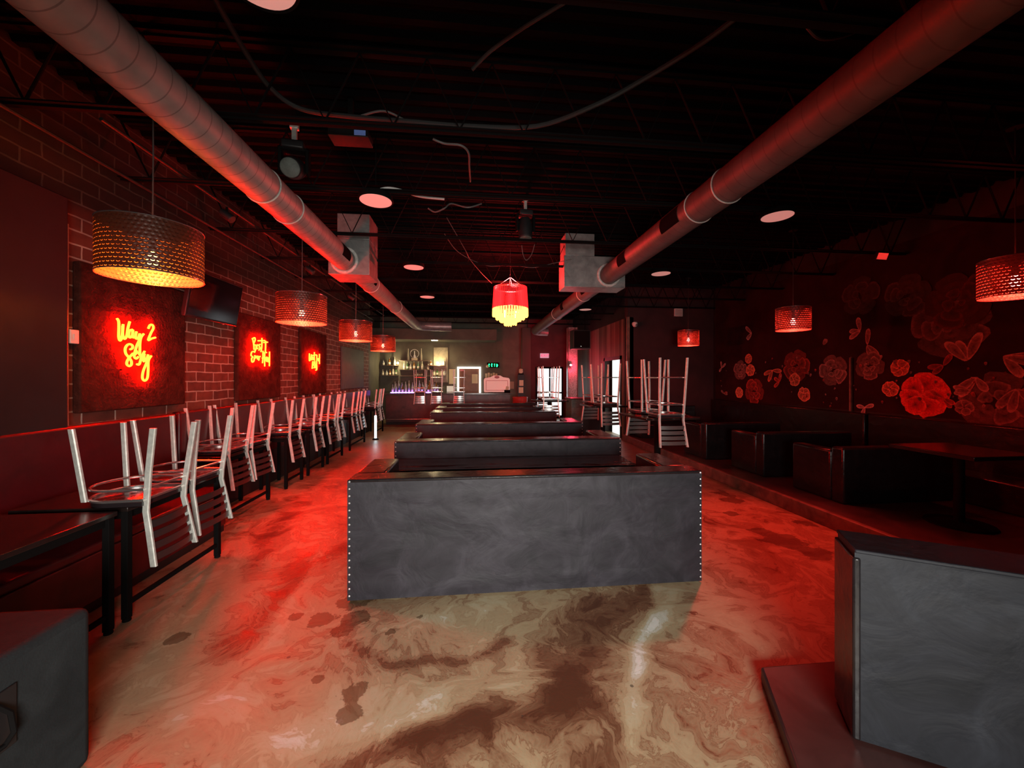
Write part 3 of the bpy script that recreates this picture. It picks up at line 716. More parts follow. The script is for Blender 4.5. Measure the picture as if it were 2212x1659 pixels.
# sofa in the right foreground, seen from its back, turned towards the room
ang = math.atan2(-.25, .41)
t = thing('booth_sofa', 'dark sofa back filling the lower right corner, turned at an angle', 'sofa', (1.605, 1.465, .077), (0, 0, ang))
m = MB(); vs = []; W, hgt, nxx, nzz = 2.0, .81, 40, 18
for k in range(nzz+1):
    for i in range(nxx+1):
        x, z = W*i/nxx, .01+(hgt-.02)*k/nzz; e = min(x, hgt-z); amp = min(1, e/.1)
        vs.append((x, .012-amp*.012*mn.noise(Vector((x*1.3, z*1.6, 9))), z))
m.add(vs, [(k*(nxx+1)+i, k*(nxx+1)+i+1, (k+1)*(nxx+1)+i+1, (k+1)*(nxx+1)+i) for k in range(nzz) for i in range(nxx)])
m.box(.004, W, .013, .24, .01, hgt-.006).build('back_panel', M_suede_shaded, t, smooth=True)
MB().box(0, W, 0.008, .25, hgt-.012, hgt+.004).build('back_top', M_suede_shaded, t, bevel=.005)
MB().box(-.008, .02, .004, .25, .01, hgt-.03).build('end_flap', M_vinyl, t, bevel=.008)
MB().box(.7, W, .25, .75, .01, .45).build('seat', M_vinyl, t, bevel=.03)
tag(MB().prism([(1.53, 1.91), (1.05, .95), (1.75, .95), (3.4, .25), (3.6, 1.91)], 0, .075).build('low_riser', plain('dark riser top', (.05, .02, .018), .35, var=.4, vscale=3), bevel=.012), 'low black riser at bottom right under the angled sofa', 'riser')

# subwoofer cabinet, left foreground
t = thing('speaker_cabinet', 'black speaker cabinet with a recessed side handle at lower left', 'speaker', (-2.05, 1.42, 0))
MB().box(-.45, .45, -.55, .38, 0, .66).build('cabinet_body', M_road, t, bevel=.035, seg=4)
h = MB().box(.448, .456, -.16, .1, .34, .55).build('handle_recess', M_black, t, bevel=.003)
MB().tube([(.455, -.14, .37), (.47, .05, .37), (.478, .07, .40), (.472, .065, .47), (.455, .03, .53)], .008, 8).build('handle_bar', M_steelblk, h, smooth=True)

# ------------------------------------------------------------------ LEFT BENCH, TABLES
t = thing('banquette_bench', 'red vinyl bench along the wall under the Way 2 Sexy sign', 'bench', (-2.9, 3.0, 0))
MB().box(-.26, .28, -2.0, 1.35, 0, .07).build('kick_plate', M_black, t)
MB().box(-.26, .30, -2.0, 1.35, .07, .40).build('seat_base', M_redvinyl, t, bevel=.01)
MB().box(-.26, .30, -2.0, 1.35, .40, .47).build('seat_cushion', M_redvinyl, t, bevel=.02)
MB().box(-.27, -.18, -2.0, 1.35, .47, 1.24).build('backrest', M_redvinyl, t, bevel=.02)
for y0, y1, lab in ((4.4, 8.1, 'red padded wall backrest behind the middle tables'), (8.15, 12.0, 'red padded wall backrest near the bar')):
    t = thing('wall_bench', lab, 'bench', (-3.12, (y0+y1)/2, 0), group='red wall backrests')
    L = (y1-y0)/2
    MB().box(-.055, .035, -L, L, .5, 1.25).build('back_pad', M_redvinyl, t, bevel=.02)
    MB().box(-.055, .02, -L, L, 0, .5).build('lower_panel', M_black, t)
def table(label, x0, x1, y0, y1, h=.765):
    cx, cy = (x0+x1)/2, (y0+y1)/2; a, b = (x1-x0)/2, (y1-y0)/2
    t = thing('dining_table', label, 'table', (cx, cy, 0), group='dark tables along the brick wall')
    MB().box(-a, a, -b, b, h-.03, h).build('tabletop', M_tablewood, t, bevel=.004)
    MB().box(-a+.03, a-.03, -b+.03, b-.03, h-.085, h-.03).build('apron', M_steelblk, t)
    for sx in (-1, 1):
        for sy in (-1, 1):
            x, y = sx*(a-.03), sy*(b-.03)
            MB().box(x-.02, x+.02, y-.02, y+.02, .02, h-.03).lathe([(.024, 0), (.022, .02)], 10, (x, y, 0)).build('leg', M_steelblk, t, bevel=.003)
    MB().box(a-.04, a-.02, -b+.03, b-.03, .10, .13).build('stretcher', M_steelblk, t)
TH = .765
table('bare dark table at the left edge of the picture, without chairs', -2.96, -2.26, 2.02, 2.70)
table('dark table with the nearest two upturned chairs', -2.96, -2.26, 2.77, 3.74)
TS = [(4.40, 5.42, 'second chair-laden'), (5.85, 6.42, 'third chair-laden'), (6.60, 7.28, 'fourth chair-laden'), (7.45, 8.30, 'fifth chair-laden'), (8.75, 9.95, 'sixth chair-laden'), (10.9, 11.9, 'last chair-laden')]
for y0, y1, w in TS: table(w+' dark table along the brick wall, counted from the camera', -3.07, -2.67, y0, y1)

# ------------------------------------------------------------------ CHAIRS AND STOOLS (upturned)
def make_chair(name, label, cat, sh, bh, group, rings):
    t = thing(name, label, cat, group=group)
    w = .165
    for sx in (-1, 1):
        MB().bar([(sx*(w+.022), -.25, 0), (sx*(w+.012), -.215, sh*.55), (sx*w, -.195, sh-.05), (sx*w, -.19, sh+.03), (sx*(w+.008), -.215, sh+.16), (sx*(w+.022), -.255, sh+bh)], .022, .038).build('back_post', M_silver, t, smooth=True)
        MB().bar([(sx*(w+.02), .235, 0), (sx*(w-.01), .185, sh-.04)], .024, .034).build('leg', M_silver, t, smooth=True)
    pts = []                                          # D-shaped seat: straight at the back, round in front
    for i in range(25):
        a = PI*i/24; pts.append((.205*math.cos(a)*1.0, .02+.20*math.sin(a)))
    pts += [(-.19, -.185), (.19, -.185)]
    m = MB(); n = len(pts); lev = [(.93, sh-.045), (1, sh-.038), (1, sh-.012), (.9, sh)]
    m.v = [(x*s, y*s, z) for s, z in lev for x, y in pts]
    m.f = [(k*n+i, k*n+(i+1) % n, (k+1)*n+(i+1) % n, (k+1)*n+i) for k in range(3) for i in range(n)]+[tuple(range(n-1, -1, -1)), tuple(range(3*n, 4*n))]; m.mi = [0]*len(m.f)
    m.build('seat', M_seat, t, smooth=True)
    MB().tube([(x*1.01, y*1.01, sh-.05) for x, y in pts], .011, 6, closed=True).build('seat_frame', M_chrome, t, smooth=True)
    for z in rings:
        k = 1+.10*(1-z/sh)
        MB().tube([(x*.98*k, y*k, z) for x, y in pts], .009, 6, closed=True).build('foot_ring', M_chrome, t, smooth=True)
    m = MB()
    for k in range(4):
        z = sh+.12+(bh-.17)*k/3; f = (z-sh)/bh; y = -.20-.05*f; ww = w+.016*f
        q = [(-ww+2*ww*i/8, y-.018*math.sin(PI*i/8), z) for i in range(9)]
        vs = []
        for x, yy, zz in q: vs += [(x, yy-.003, zz-.024), (x, yy+.003, zz-.024), (x, yy+.003, zz+.024), (x, yy-.003, zz+.024)]
        fs = [(4*i+j, 4*i+(j+1) % 4, 4*i+4+(j+1) % 4, 4*i+4+j) for i in range(8) for j in range(4)]+[(3, 2, 1, 0), (32, 33, 34, 35)]
        m.add(vs, fs)
    m.build('back_slats', M_slat if cat == 'chair' else M_chrome, t, smooth=True)
    return t
SH, BH = .52, .385
CH = [(-2.335, 2.93, 0), (-2.385, 3.44, -.04), (-2.86, 4.68, -.02), (-2.86, 5.15, -.08), (-2.86, 6.08, 0), (-2.87, 6.92, .05), (-2.87, 7.62, -.05), (-2.87, 8.06, .08), (-2.88, 9.05, 0), (-2.88, 9.62, .04), (-2.88, 11.1, -.03), (-2.88, 11.6, .06)]
ordn = ['nearest', 'second', 'third', 'fourth', 'fifth', 'sixth', 'seventh', 'eighth', 'ninth', 'tenth', 'eleventh', 'twelfth']
chair0 = None
for i, (x, y, r) in enumerate(CH):
    lab = ('upturned silver-legged chair, %s in the row on the wall tables' % ordn[i]) if i else 'nearest upturned silver-legged chair, at left on a wall table'
    loc, rot = (x, y, TH+SH+.001), (PI, 0, -PI/2+r)
    if chair0 is None:
        chair0 = make_chair('dining_chair', lab, 'chair', SH, BH, 'upturned chairs on the wall tables', (.40,)); chair0.location = loc; chair0.rotation_euler = rot
    else: dup(chair0, loc, rot, lab)

def bistro(label, x, y, rz, s, h=1.075):
    t = thing('high_table', label, 'table', (x, y, 0), (0, 0, rz), group='high tables on the right')
    MB().box(-s/2, s/2, -s/2, s/2, h-.035, h).build('tabletop', M_tablewood, t, bevel=.006)
    MB().lathe([(.045, .03), (.045, h-.05), (.12, h-.036)], 20).build('pedestal', M_steelblk, t, smooth=True)
    MB().lathe([(.27, 0), (.27, .015), (.10, .03), (.05, .035)], 28).build('foot_plate', M_steelblk, t, smooth=True)
bistro('high square table with stools, nearest on the right', 2.66, 5.33, .08, .80)
bistro('high square table with stools, in front of the plank wall door', 2.58, 7.45, .05, .72)
bistro('high square table with stools, farthest, before the bright exit door', 1.84, 9.16, .1, .72)
SSH, SBH, HT = .80, .37, 1.075
ST_ = [(2.61, 5.03, PI, HT, 'upturned silver bar stool on the near side of the nearest high table'), (2.61, 5.60, 0.05, HT, 'upturned silver bar stool on the far side of the nearest high table'),
       (2.52, 7.15, PI+.12, HT, 'upturned bar stool on the near side of the high table before the plank wall'), (2.50, 7.70, .1, HT, 'upturned bar stool on the far side of the high table before the plank wall'),
       (1.80, 8.87, PI-.1, HT, 'upturned bar stool on the near side of the high table before the exit door'), (1.80, 9.43, -.1, HT, 'upturned bar stool on the far side of the high table before the exit door'),
       (-1.80, 13.50, PI, 1.075, 'upturned bar stool on the bar, in front of the bottle cluster'), (-1.24, 13.50, PI, 1.075, 'upturned bar stool on the bar, middle of three'),
       (-.48, 13.50, PI, 1.075, 'upturned bar stool on the bar, in front of the brown door')]
st0 = None
for x, y, r, z, lab in ST_:
    g = 'upturned stools on the bar' if y > 12 else 'upturned stools on the high tables'
    loc, rot = (x, y, z+SSH+.001), (PI, 0, r)
    if st0 is None:
        st0 = make_chair('bar_stool', lab, 'stool', SSH, SBH, g, (.26, .62)); st0.location = loc; st0.rotation_euler = rot
    else: dup(st0, loc, rot, lab, g)

# ------------------------------------------------------------------ RIGHT PLATFORM FURNITURE
def psofa(label, x0, x1, y0, h=.80, proto=[]):
    if proto: return dup(proto[0], (x0, y0, .15), (0, 0, 0), label)
    W = x1-x0; t = thing('platform_sofa', label, 'sofa', (x0, y0, .15), group='black sofas on the raised platform')
    MB().box(0, W, 0, .16, 0, h-.15).build('backrest', M_vinyl, t, bevel=.025, seg=3)
    MB().box(.0, .16, .16, .72, 0, h-.20).build('arm', M_vinyl, t, bevel=.025, seg=3)
    MB().box(.16, W, .16, .72, .02, .30).build('seat', M_vinyl, t, bevel=.02)
    proto.append(t)
psofa('black sofa on the platform, nearest, with a pink glint on its arm end', 4.25, 5.7, 4.02)
psofa('black sofa on the platform, second from the front', 4.25, 5.7, 5.25)
psofa('black sofa on the platform, behind the upturned stools', 4.12, 5.6, 6.45)
for y0, y1, lab in ((1.6, 5.4, 'dark bench with high back along the front half of the mural'), (5.45, 9.35, 'dark bench with high back along the rear half of the mural')):
    t = thing('wall_bench', lab, 'bench', (6.0, (y0+y1)/2, .15)); L = (y1-y0)/2
    MB().box(.12, .26, -L, L, 0, .90).build('backrest', M_vinyl, t, bevel=.02)
    MB().box(-.28, .12, -L, L, 0, .33).build('seat', M_vinyl, t, bevel=.02)
t = thing('alcove_bench', 'dark bench under the dark alcove wall', 'bench', (5.0, 9.3, .15))
MB().box(-.95, .7, .06, .18, 0, .74).build('backrest', M_vinyl, t, bevel=.02)
MB().box(-.95, .7, -.4, .06, 0, .32).build('seat', M_vinyl, t, bevel=.02)
t = thing('platform_table', 'dark pedestal table on the platform at the right edge', 'table', (4.85, 3.38, .15))
MB().box(-.36, .36, -.36, .36, .71, .75).build('tabletop', M_tablewood, t, bevel=.006)
MB().lathe([(.26, 0), (.25, .015), (.04, .03), (.04, .69), (.12, .71)], 20).build('pedestal', M_steelblk, t, smooth=True)

# ------------------------------------------------------------------ MURAL
mur = thing('floral_mural', 'dark wall mural of large red and pale flowers', 'mural', (MX, 5.5, 0))
pet_v, pet_f, pet_c = [], [], []
lay = [0]
def petal(cy_, cz, ln, wd, ang, c0, c1, rim=None, wob=.08):
    lay[0] += 1; X = -.008-.00004*lay[0]
    n = 18; base = len(pet_v); ca, sa = math.cos(ang), math.sin(ang); sd = random.random()*50
    pts = [(0, 0)]
    rings_ = [.35, .7, .9, 1.0]; ring_pts = []
    for rr in rings_:
        for i in range(n):
            a = 2*PI*i/n; w = 1+wob*mn.noise(Vector((math.cos(a)*2, math.sin(a)*2, sd)))*2
            ring_pts.append((rr*w*ln*.5*math.cos(a)+ln*.5, rr*w*wd*.5*math.sin(a)*(1+.3*math.cos(a)), rr))
    cols = [c0]; P = [(ln*.5, 0)]+[(a, b) for a, b, _ in ring_pts]
    for a, b, rr in ring_pts:
        f = min(1, max(0, a/ln))*.6+.4*rr
        c = tuple(u*(1-f)+v*f for u, v in zip(c0, c1))
        if rim and rr > .85: c = tuple(u*.25+v*.75 for u, v in zip(c, rim))
        c = tuple(min(.9, 1.5*u) for u in c)
        cols.append(c)
    for (a, b), c in zip(P, cols):
        pet_v.append((X, cy_+(a*ca-b*sa), cz+(a*sa+b*ca))); pet_c.append((*c, 1))
    for i in range(n): pet_f.append((base, base+1+i, base+1+(i+1) % n))
    for k in range(3):
        for i in range(n):
            a = base+1+k*n+i; b = base+1+k*n+(i+1) % n; pet_f.append((a, a+n, b+n, b))
def flower(px, py, r, kind, br=1.0, hue=(.75, .5, .42)):
    p = at(px, py, X=MX); y, z = p.y-5.5, p.z
    lt = tuple(c*br for c in hue); dk = tuple(c*br*.18 for c in hue)
    if kind == 'pansy':
        k = random.choice((5, 6)); o = random.random()*6
        for i in range(k): petal(y, z, r, r*1.05, o+2*PI*i/k, dk, tuple(c*.6 for c in lt), lt, .14)
        petal(y-r*.12, z, r*.25, r*.25, 0, (.02, .01, .01), (.25*br, .1*br, .05*br))
    elif kind == 'rose':
        for ring_, (k, rr) in enumerate(((5, 1), (5, .72), (4, .45), (2, .25))):
            o = random.random()*6
            for i in range(k):
                a = o+2*PI*i/k; petal(y+math.cos(a)*r*rr*.25, z+math.sin(a)*r*rr*.25, r*rr*.8, r*rr*.95, a, tuple(c*.35 for c in dk), tuple(c*(.25+.1*ring_) for c in lt), tuple(c*(.65 if i % 3 == 0 else .22) for c in lt), .1)
    elif kind == 'big':
        for a, s in ((2.6, 1.0), (1.9, .95), (3.4, .95), (4.2, .9), (.9, .8), (-.2, .75), (5.2, .8)):
            petal(y, z, r*s, r*s*.95, a, (.12, .003, .003), (.75*br, .03*br, .02*br), (.9*br, .10*br, .06*br), .12)
    elif kind == 'leaf':
        for i in range(3): petal(y, z, r*random.uniform(.8, 1.2), r*.36, random.random()*6.28, dk, tuple(c*.55 for c in lt), lt, .05)
    elif kind == 'bud':
        petal(y, z, r, r*.7, 1.2+random.random(), dk, lt, None, .1)
PALE, REDF, ORG = (.72, .5, .44), (.7, .12, .08), (.8, .3, .16)
FL = [(1720, 790, .30, 'rose', .6, REDF), (1800, 800, .26, 'rose', .7, PALE), (1990, 855, .36, 'big', 1.0, REDF), (2050, 700, .42, 'rose', .35, PALE), (2150, 870, .36, 'rose', .5, PALE), (1600, 800, .22, 'rose', .7, PALE), (1630, 845, .28, 'rose', .8, REDF),
      (1945, 795, .13, 'pansy', .9, ORG), (1925, 840, .12, 'pansy', .9, ORG), (1738, 852, .14, 'pansy', .9, ORG), (1718, 820, .13, 'pansy', .8, ORG), (1622, 800, .14, 'pansy', 1, ORG), (1598, 848, .13, 'pansy', 1.1, ORG), (1618, 775, .11, 'pansy', .9, ORG),
      (2085, 880, .1, 'pansy', .5, PALE), (1560, 795, .16, 'leaf', .9, PALE), (1565, 850, .14, 'leaf', .6, PALE), (1625, 720, .22, 'leaf', .7, PALE), (1670, 800, .24, 'leaf', .8, ORG), (1685, 825, .2, 'leaf', .8, REDF), (1860, 715, .22, 'leaf', .6, PALE), (1875, 745, .22, 'leaf', .5, PALE),
      (1870, 880, .17, 'leaf', .9, PALE), (2170, 770, .3, 'leaf', .7, PALE), (2090, 780, .32, 'leaf', .65, PALE), (2110, 815, .25, 'leaf', .7, PALE), (2100, 845, .18, 'leaf', .6, PALE), (2040, 790, .2, 'leaf', .5, REDF), (2040, 860, .17, 'leaf', .8, REDF), (2200, 840, .25, 'leaf', .5, PALE),
      (1880, 790, .22, 'rose', .6, PALE), (1780, 745, .12, 'bud', .4, PALE), (1960, 640, .3, 'rose', .16, PALE), (2070, 650, .35, 'rose', .2, REDF), (1860, 640, .3, 'rose', .12, PALE)]
for f_ in FL: flower(*f_)
for i in range(70):
    px = random.uniform(1545, 2180); py = random.uniform(770, 880)+max(0, (px-1900)*.03)
    flower(px, py, random.uniform(.025, .06), 'bud', random.uniform(.2, .6), random.choice((PALE, REDF, PALE)))
MB().box(-.006, -.002, -4.9, 3.9, 1.07, 3.6).build('backing', plain('dark mural ground', (.022, .008, .009), .8, var=.4, vscale=2, spec=.2), mur)
me = bpy.data.meshes.new('floral_print'); me.from_pydata(pet_v, [], pet_f)
ca_ = me.color_attributes.new('paint', 'FLOAT_COLOR', 'POINT')
ca_.data.foreach_set('color', [c for q in pet_c for c in q])
me.materials.append(M_petal); o = bpy.data.objects.new('floral_print', me); C.objects.link(o); o.parent = mur
tag(MB().box(MX-.06, MX-.03, 5.76, 5.79, 1.06, 1.95).build('wall_batten', M_nosing), 'thin upright pale batten on the floral mural', 'batten')

# ------------------------------------------------------------------ RIGHT REAR: station, pillar, speaker, camera, panel, exit sign
t = thing('service_station', 'grey timber service cabinet with a dark side between the high tables', 'cabinet', (2.66, 9.75, 0))
MB().box(-.2, .1, -.3, .3, 0, 1.06).build('cabinet_body', M_grey, t, bevel=.008)
MB().box(.1, .55, -.28, .3, 0, 1.02).build('side_unit', M_black, t, bevel=.006)
MB().box(-.22, .57, -.32, .32, 1.06, 1.09).build('counter', M_barwood, t, bevel=.006)
MB().box(-.18, .08, -.31, -.3, .86, 1.02).build('drawer', M_grey, t, bevel=.004)
t = thing('tiled_pillar', 'narrow mirror-tiled pillar lit hot pink', 'pillar', (3.33, 12.75, 0))
MB().box(-.15, .15, -.14, .14, 0, 3.3).build('shaft', plain('pink lit mirror mosaic', (.5, .42, .42), .25, .3, var=.6, vscale=40), t, bevel=.01)
MB().box(-.165, -.145, -.16, -.14, 0, 3.3).box(.145, .165, -.16, -.14, 0, 3.3).build('edge_trim', M_nosing, t)
t = thing('pink_par_light', 'small glaring pink lamp fixed on the tiled pillar', 'light', (3.22, 12.52, 2.03))
MB().lathe([(.03, -.05), (.045, .03), (.04, .04)], 14).build('can', M_steelblk, t, smooth=True)
MB().lathe([(.001, -.03), (.03, -.02), (.035, .0), (.001, .02)], 12, (0, -.07, 0)).build('bulb', M_pinklamp, t, smooth=True)
MB().box(-.02, .02, 0, .1, -.02, .02).build('bracket', M_steelblk, t)
t = thing('hanging_speaker', 'black box speaker hung from the ceiling before the plank wall', 'speaker', (3.15, 11.1, 2.45))
MB().box(-.26, .26, -.2, .2, 0, .55).build('cabinet', M_black, t, bevel=.015)
MB().box(-.23, .23, -.206, -.2, .03, .52).build('front_grille', M_steelblk, t)
MB().lathe([(.001, -.003), (.012, 0), (.001, .003)], 8, (-.03, -.21, .07)).build('indicator', M_dot, t)
MB().tube([(-.15, 0, .54), (-.15, 0, 1.5)], .01, 6).tube([(.15, 0, .54), (.15, 0, 1.5)], .01, 6).build('hanging_rods', M_steelblk, t)
t = thing('security_camera', 'white dome security camera at the top of the plank wall corner', 'camera', (4.1, 9.42, 2.97))
MB().lathe([(.055, .05), (.07, .03), (.07, -.01), (.05, -.05), (.02, -.068)], 20).build('housing', M_white, t, smooth=True)
MB().lathe([(.001, .052), (.028, .05), (.03, .04)], 16).xf(Matrix.Translation((0.012, -.015, -.01)) @ Matrix.Rotation(PI/2, 4, 'X')).build('lens', M_black, t, smooth=True)
MB().box(-.02, .02, 0, .08, .03, .06).build('bracket', M_white, t)
t = thing('junction_box', 'pale square vent plate high on the alcove wall', 'vent', (5.3, 9.49, 3.3))
MB().box(-.11, .11, -.03, .01, -.1, .1).build('plate', M_white, t, bevel=.004)
m = MB()
for k in range(6): m.box(-.09, .09, -.036, -.03, -.08+k*.028, -.07+k*.028)
m.build('louvres', M_grey, t)
t = thing('exit_sign', 'red lit exit sign above the bright glazed door', 'sign', (2.80, 14.93, 2.47))
MB().box(-.17, .17, -.05, .02, -.09, .09).build('sign_box', M_exitlt, t, bevel=.006)
text('lettering', 'EXIT', .15, M_exit, Matrix.Translation((.02, -.056, 0)) @ Matrix.Rotation(PI/2, 4, 'X'), t)
MB().add([(-.165, -.056, 0), (-.135, -.056, .025), (-.135, -.056, -.025)], [(0, 2, 1)]).build('arrow', M_exit, t)
t = thing('timber_column', 'dark timber column at the right end of the bar', 'column', (1.9, 13.75, 0))
MB().box(-.16, .16, -.15, .15, 0, 3.4).build('shaft', M_plank, t, bevel=.008)
tag(MB().box(1.56, 1.80, 13.40, 13.44, 0, 1.72).build('notice_post', M_black, bevel=.005), 'narrow black upright panel carrying the paper notices', 'panel')
for (dx, z, w, h, lab, mt) in ((-.03, 1.42, .15, .2, 'upper paper notice pinned left of the timber column', M_paper), (-.04, 1.17, .16, .2, 'lower paper notice pinned left of the timber column', M_paper)):
    tag(MB().box(1.72+dx-w/2, 1.72+dx+w/2, 13.392, 13.40, z-h/2, z+h/2, None).build('paper_notice', mt), lab, 'notice')
t = thing('paper_cups', 'cream paper towel dispenser above the pinned notices', 'dispenser', (1.68, 13.42, 1.76))
MB().lathe([(.05, 0), (.075, .06), (.07, .14), (.03, .17)], 14).build('roll', M_paper, t, smooth=True)
MB().box(-.09, .09, -.02, .05, -.04, 0).build('shelf', M_steelblk, t)

# ------------------------------------------------------------------ BAR
BARX0, BARX1 = -2.95, 1.30
t = thing('bar_counter', 'long bar counter with dark red front panels', 'bar', (-.8, 13.6, 0))
MB().box(BARX0+.8, BARX1+.8, -.18, .4, .1, 1.02).build('front_panel', M_barwood, t, bevel=.004)
MB().box(BARX0+.8, BARX1+.8, -.12, .4, 0, .1).build('kick_plate', M_black, t)
MB().box(BARX0+.74, BARX1+.86, -.30, .42, 1.025, 1.075).build('bar_top', M_bartop, t, bevel=.008)
MB().tube([(BARX0+.85, -.3, .2), (BARX1+.75, -.3, .2)], .02, 10).build('foot_rail', M_chrome, t, smooth=True)
t = thing('bar_ledge', 'lit stepped bottle ledge behind the bar', 'shelf', (-2.0, 14.25, 0))
MB().box(-.95, .95, -.22, .3, 0, 1.06).build('ledge_body', M_black, t)
MB().box(-.92, .75, .02, .16, 1.06, 1.16).build('bottle_step', M_black, t)
MB().box(-.92, .75, -.225, -.22, 1.065, 1.085).build('light_strip', M_purple, t)
def bottle(label, loc, h, r, g, lab=True, kind=0, protos={}):
    key = (round(h, 2), round(r, 3), g, kind)
    if key in protos: return dup(protos[key], loc, (0, 0, random.random()*6), label)
    t = thing('bottle', label, 'bottle', loc, group=None)
    if kind == 1: pr = [(r, 0), (r*.92, h*.3), (r*.5, h*.62), (r*.34, h*.8), (r*.32, h*.92)]
    else: pr = [(r*.95, 0), (r, .01), (r, h*.52), (r*.85, h*.6), (r*.36, h*.72), (r*.32, h*.93)]
    MB().lathe(pr, 14).build('glass', BG[g], t, smooth=True)
    MB().lathe([(r*.37, h*.91), (r*.37, h)], 10).build('cap', M_cap, t, smooth=True)
    if lab and kind == 0: MB().lathe([(r*1.02, h*.14), (r*1.02, h*.42)], 14, caps=False).build('paper_label', M_labelp, t, smooth=True)
    protos[key] = t; return t
def shelfunit(label, x0, x1, z):
    return tag(MB().box(x0, x1, BY-.24, BY, z-.025, z).build('wall_shelf', M_nosing, bevel=.003), label, 'shelf')
SHELVES = [(-3.5, -2.86, 2.08, 'upper shelf left of the bar back'), (-3.5, -2.86, 1.70, 'lower shelf left of the bar back'), (-2.80, -1.62, 2.27, 'top shelf in the middle of the bar back, with the ring sign'),
           (-2.80, -1.62, 1.92, 'middle shelf in the middle of the bar back'), (-2.80, -1.62, 1.68, 'bottom shelf in the middle of the bar back'), (-1.78, -1.06, 2.08, 'upper shelf right of the bar back, beside the glaring lamp'), (-1.58, -1.06, 1.68, 'lower shelf right of the bar back')]
for x0, x1, z, lab in SHELVES: shelfunit(lab+' wall', x0, x1, z)
where = ['upper shelf left of the bar', 'lower shelf left of the bar', 'top shelf beside the ring sign', 'middle shelf behind the bar', 'bottom shelf behind the bar', 'upper shelf right of the bar', 'lower shelf right of the bar']
gname = ['clear', 'green', 'amber', 'violet-lit', 'cream', 'blue']
SB = [(0, [(-3.4, .2, 0), (-3.18, .28, 2), (-2.98, .33, 4)]), (1, [(-3.42, .22, 4), (-3.28, .2, 0), (-3.16, .22, 2), (-3.04, .34, 4), (-2.93, .30, 1)]), (2, [(-2.47, .45, 4), (-1.98, .46, 4)]),
      (3, [(-2.62, .33, 4), (-2.5, .28, 1), (-2.38, .22, 0), (-2.25, .31, 2), (-2.1, .30, 1), (-1.95, .32, 4), (-1.72, .22, 4)]), (4, [(-2.2, .12, 2), (-2.12, .13, 4), (-2.04, .12, 2), (-1.96, .13, 2)]),
      (5, [(-1.62, .18, 2), (-1.12, .24, 4)]), (6, [(-1.5, .2, 4), (-1.38, .28, 1), (-1.2, .26, 4), (-1.1, .24, 0)])]
pos = ['first', 'second', 'third', 'fourth', 'fifth', 'sixth', 'seventh', 'eighth', 'ninth', 'tenth', 'eleventh', 'twelfth', 'thirteenth', 'fourteenth', 'fifteenth']
for s, bs in SB:
    for i, (x, h, g) in enumerate(bs):
        b = bottle('%s bottle on the %s, %s from left' % (gname[g], where[s], pos[i]), (x, BY-.12, SHELVES[s][2]), h, .042 if h > .15 else .028, g, True, 1 if h > .4 else 0); b['group'] = 'bottles on the bar shelves'
for row, (yy, zz, n, x0, x1) in enumerate(((14.12, 1.06, 15, -2.86, -1.26), (14.34, 1.16, 13, -2.82, -1.34))):
    for i in range(n):
        x = x0+(x1-x0)*i/(n-1); g = random.choice((0, 3, 3, 5, 0, 2, 4)) if x < -1.7 else random.choice((0, 2, 3)); h = (.30, .34, .27)[i % 3]
        b = bottle('%s bottle in the %s row behind the bar, %s from the left' % (gname[g], ('front', 'rear')[row], pos[i]), (x, yy+.02*(i % 2), zz), h, .040, g, i % 3 != 1); b['group'] = 'bottle cluster behind the bar'
# ring sign
t = thing('ring_sign', 'round ring emblem on a pale base on the top bar shelf', 'sign', (-2.24, 15.1, 2.27))
n = 32; MB().tube([(.16*math.cos(2*PI*i/n), 0, .26+.16*math.sin(2*PI*i/n)) for i in range(n)], .010, 8, closed=True).build('ring', M_white, t, smooth=True)
MB().box(-.11, .11, -.04, .04, 0, .09).build('base', M_paper, t, bevel=.006)
MB().lathe([(.05, .09), (.045, .17), (.02, .23), (.018, .36), (.001, .37)], 12).build('figure', M_white, t, smooth=True)
m = MB()
for k in range(10): a = 2*PI*k/10; m.lathe([(.001, -.006), (.008, 0), (.001, .006)], 6, (.125*math.cos(a), -.005, .26+.125*math.sin(a)))
m.build('ring_marks', M_white, t)
# lamps at the bar
for x, z, lab in ((-2.83, 2.16, 'glaring white lamp at the left of the bar shelves'), (-1.34, 2.17, 'glaring warm lamp at the right of the bar shelves')):
    t = thing('shelf_lamp', lab, 'lamp', (x, BY-.3, z), group='shelf lamps')
    MB().lathe([(.001, -.035), (.026, -.02), (.032, 0), (.026, .02), (.001, .035)], 12).build('bulb', M_warm, t, smooth=True)
    MB().tube([(0, 0, .03), (0, .15, .05), (0, .3, .05)], .008, 6).build('arm', M_steelblk, t)
t = thing('downlight', 'bright round downlight in the bar soffit', 'light', (-1.38, 14.1, 2.955))
MB().lathe([(.12, .0), (.12, .03), (.14, .03)], 24).build('trim_ring', M_white, t, smooth=True)
MB().lathe([(.001, -.006), (.11, -.005), (.11, .003)], 24).build('lamp_face', M_warmsoft, t, smooth=True)
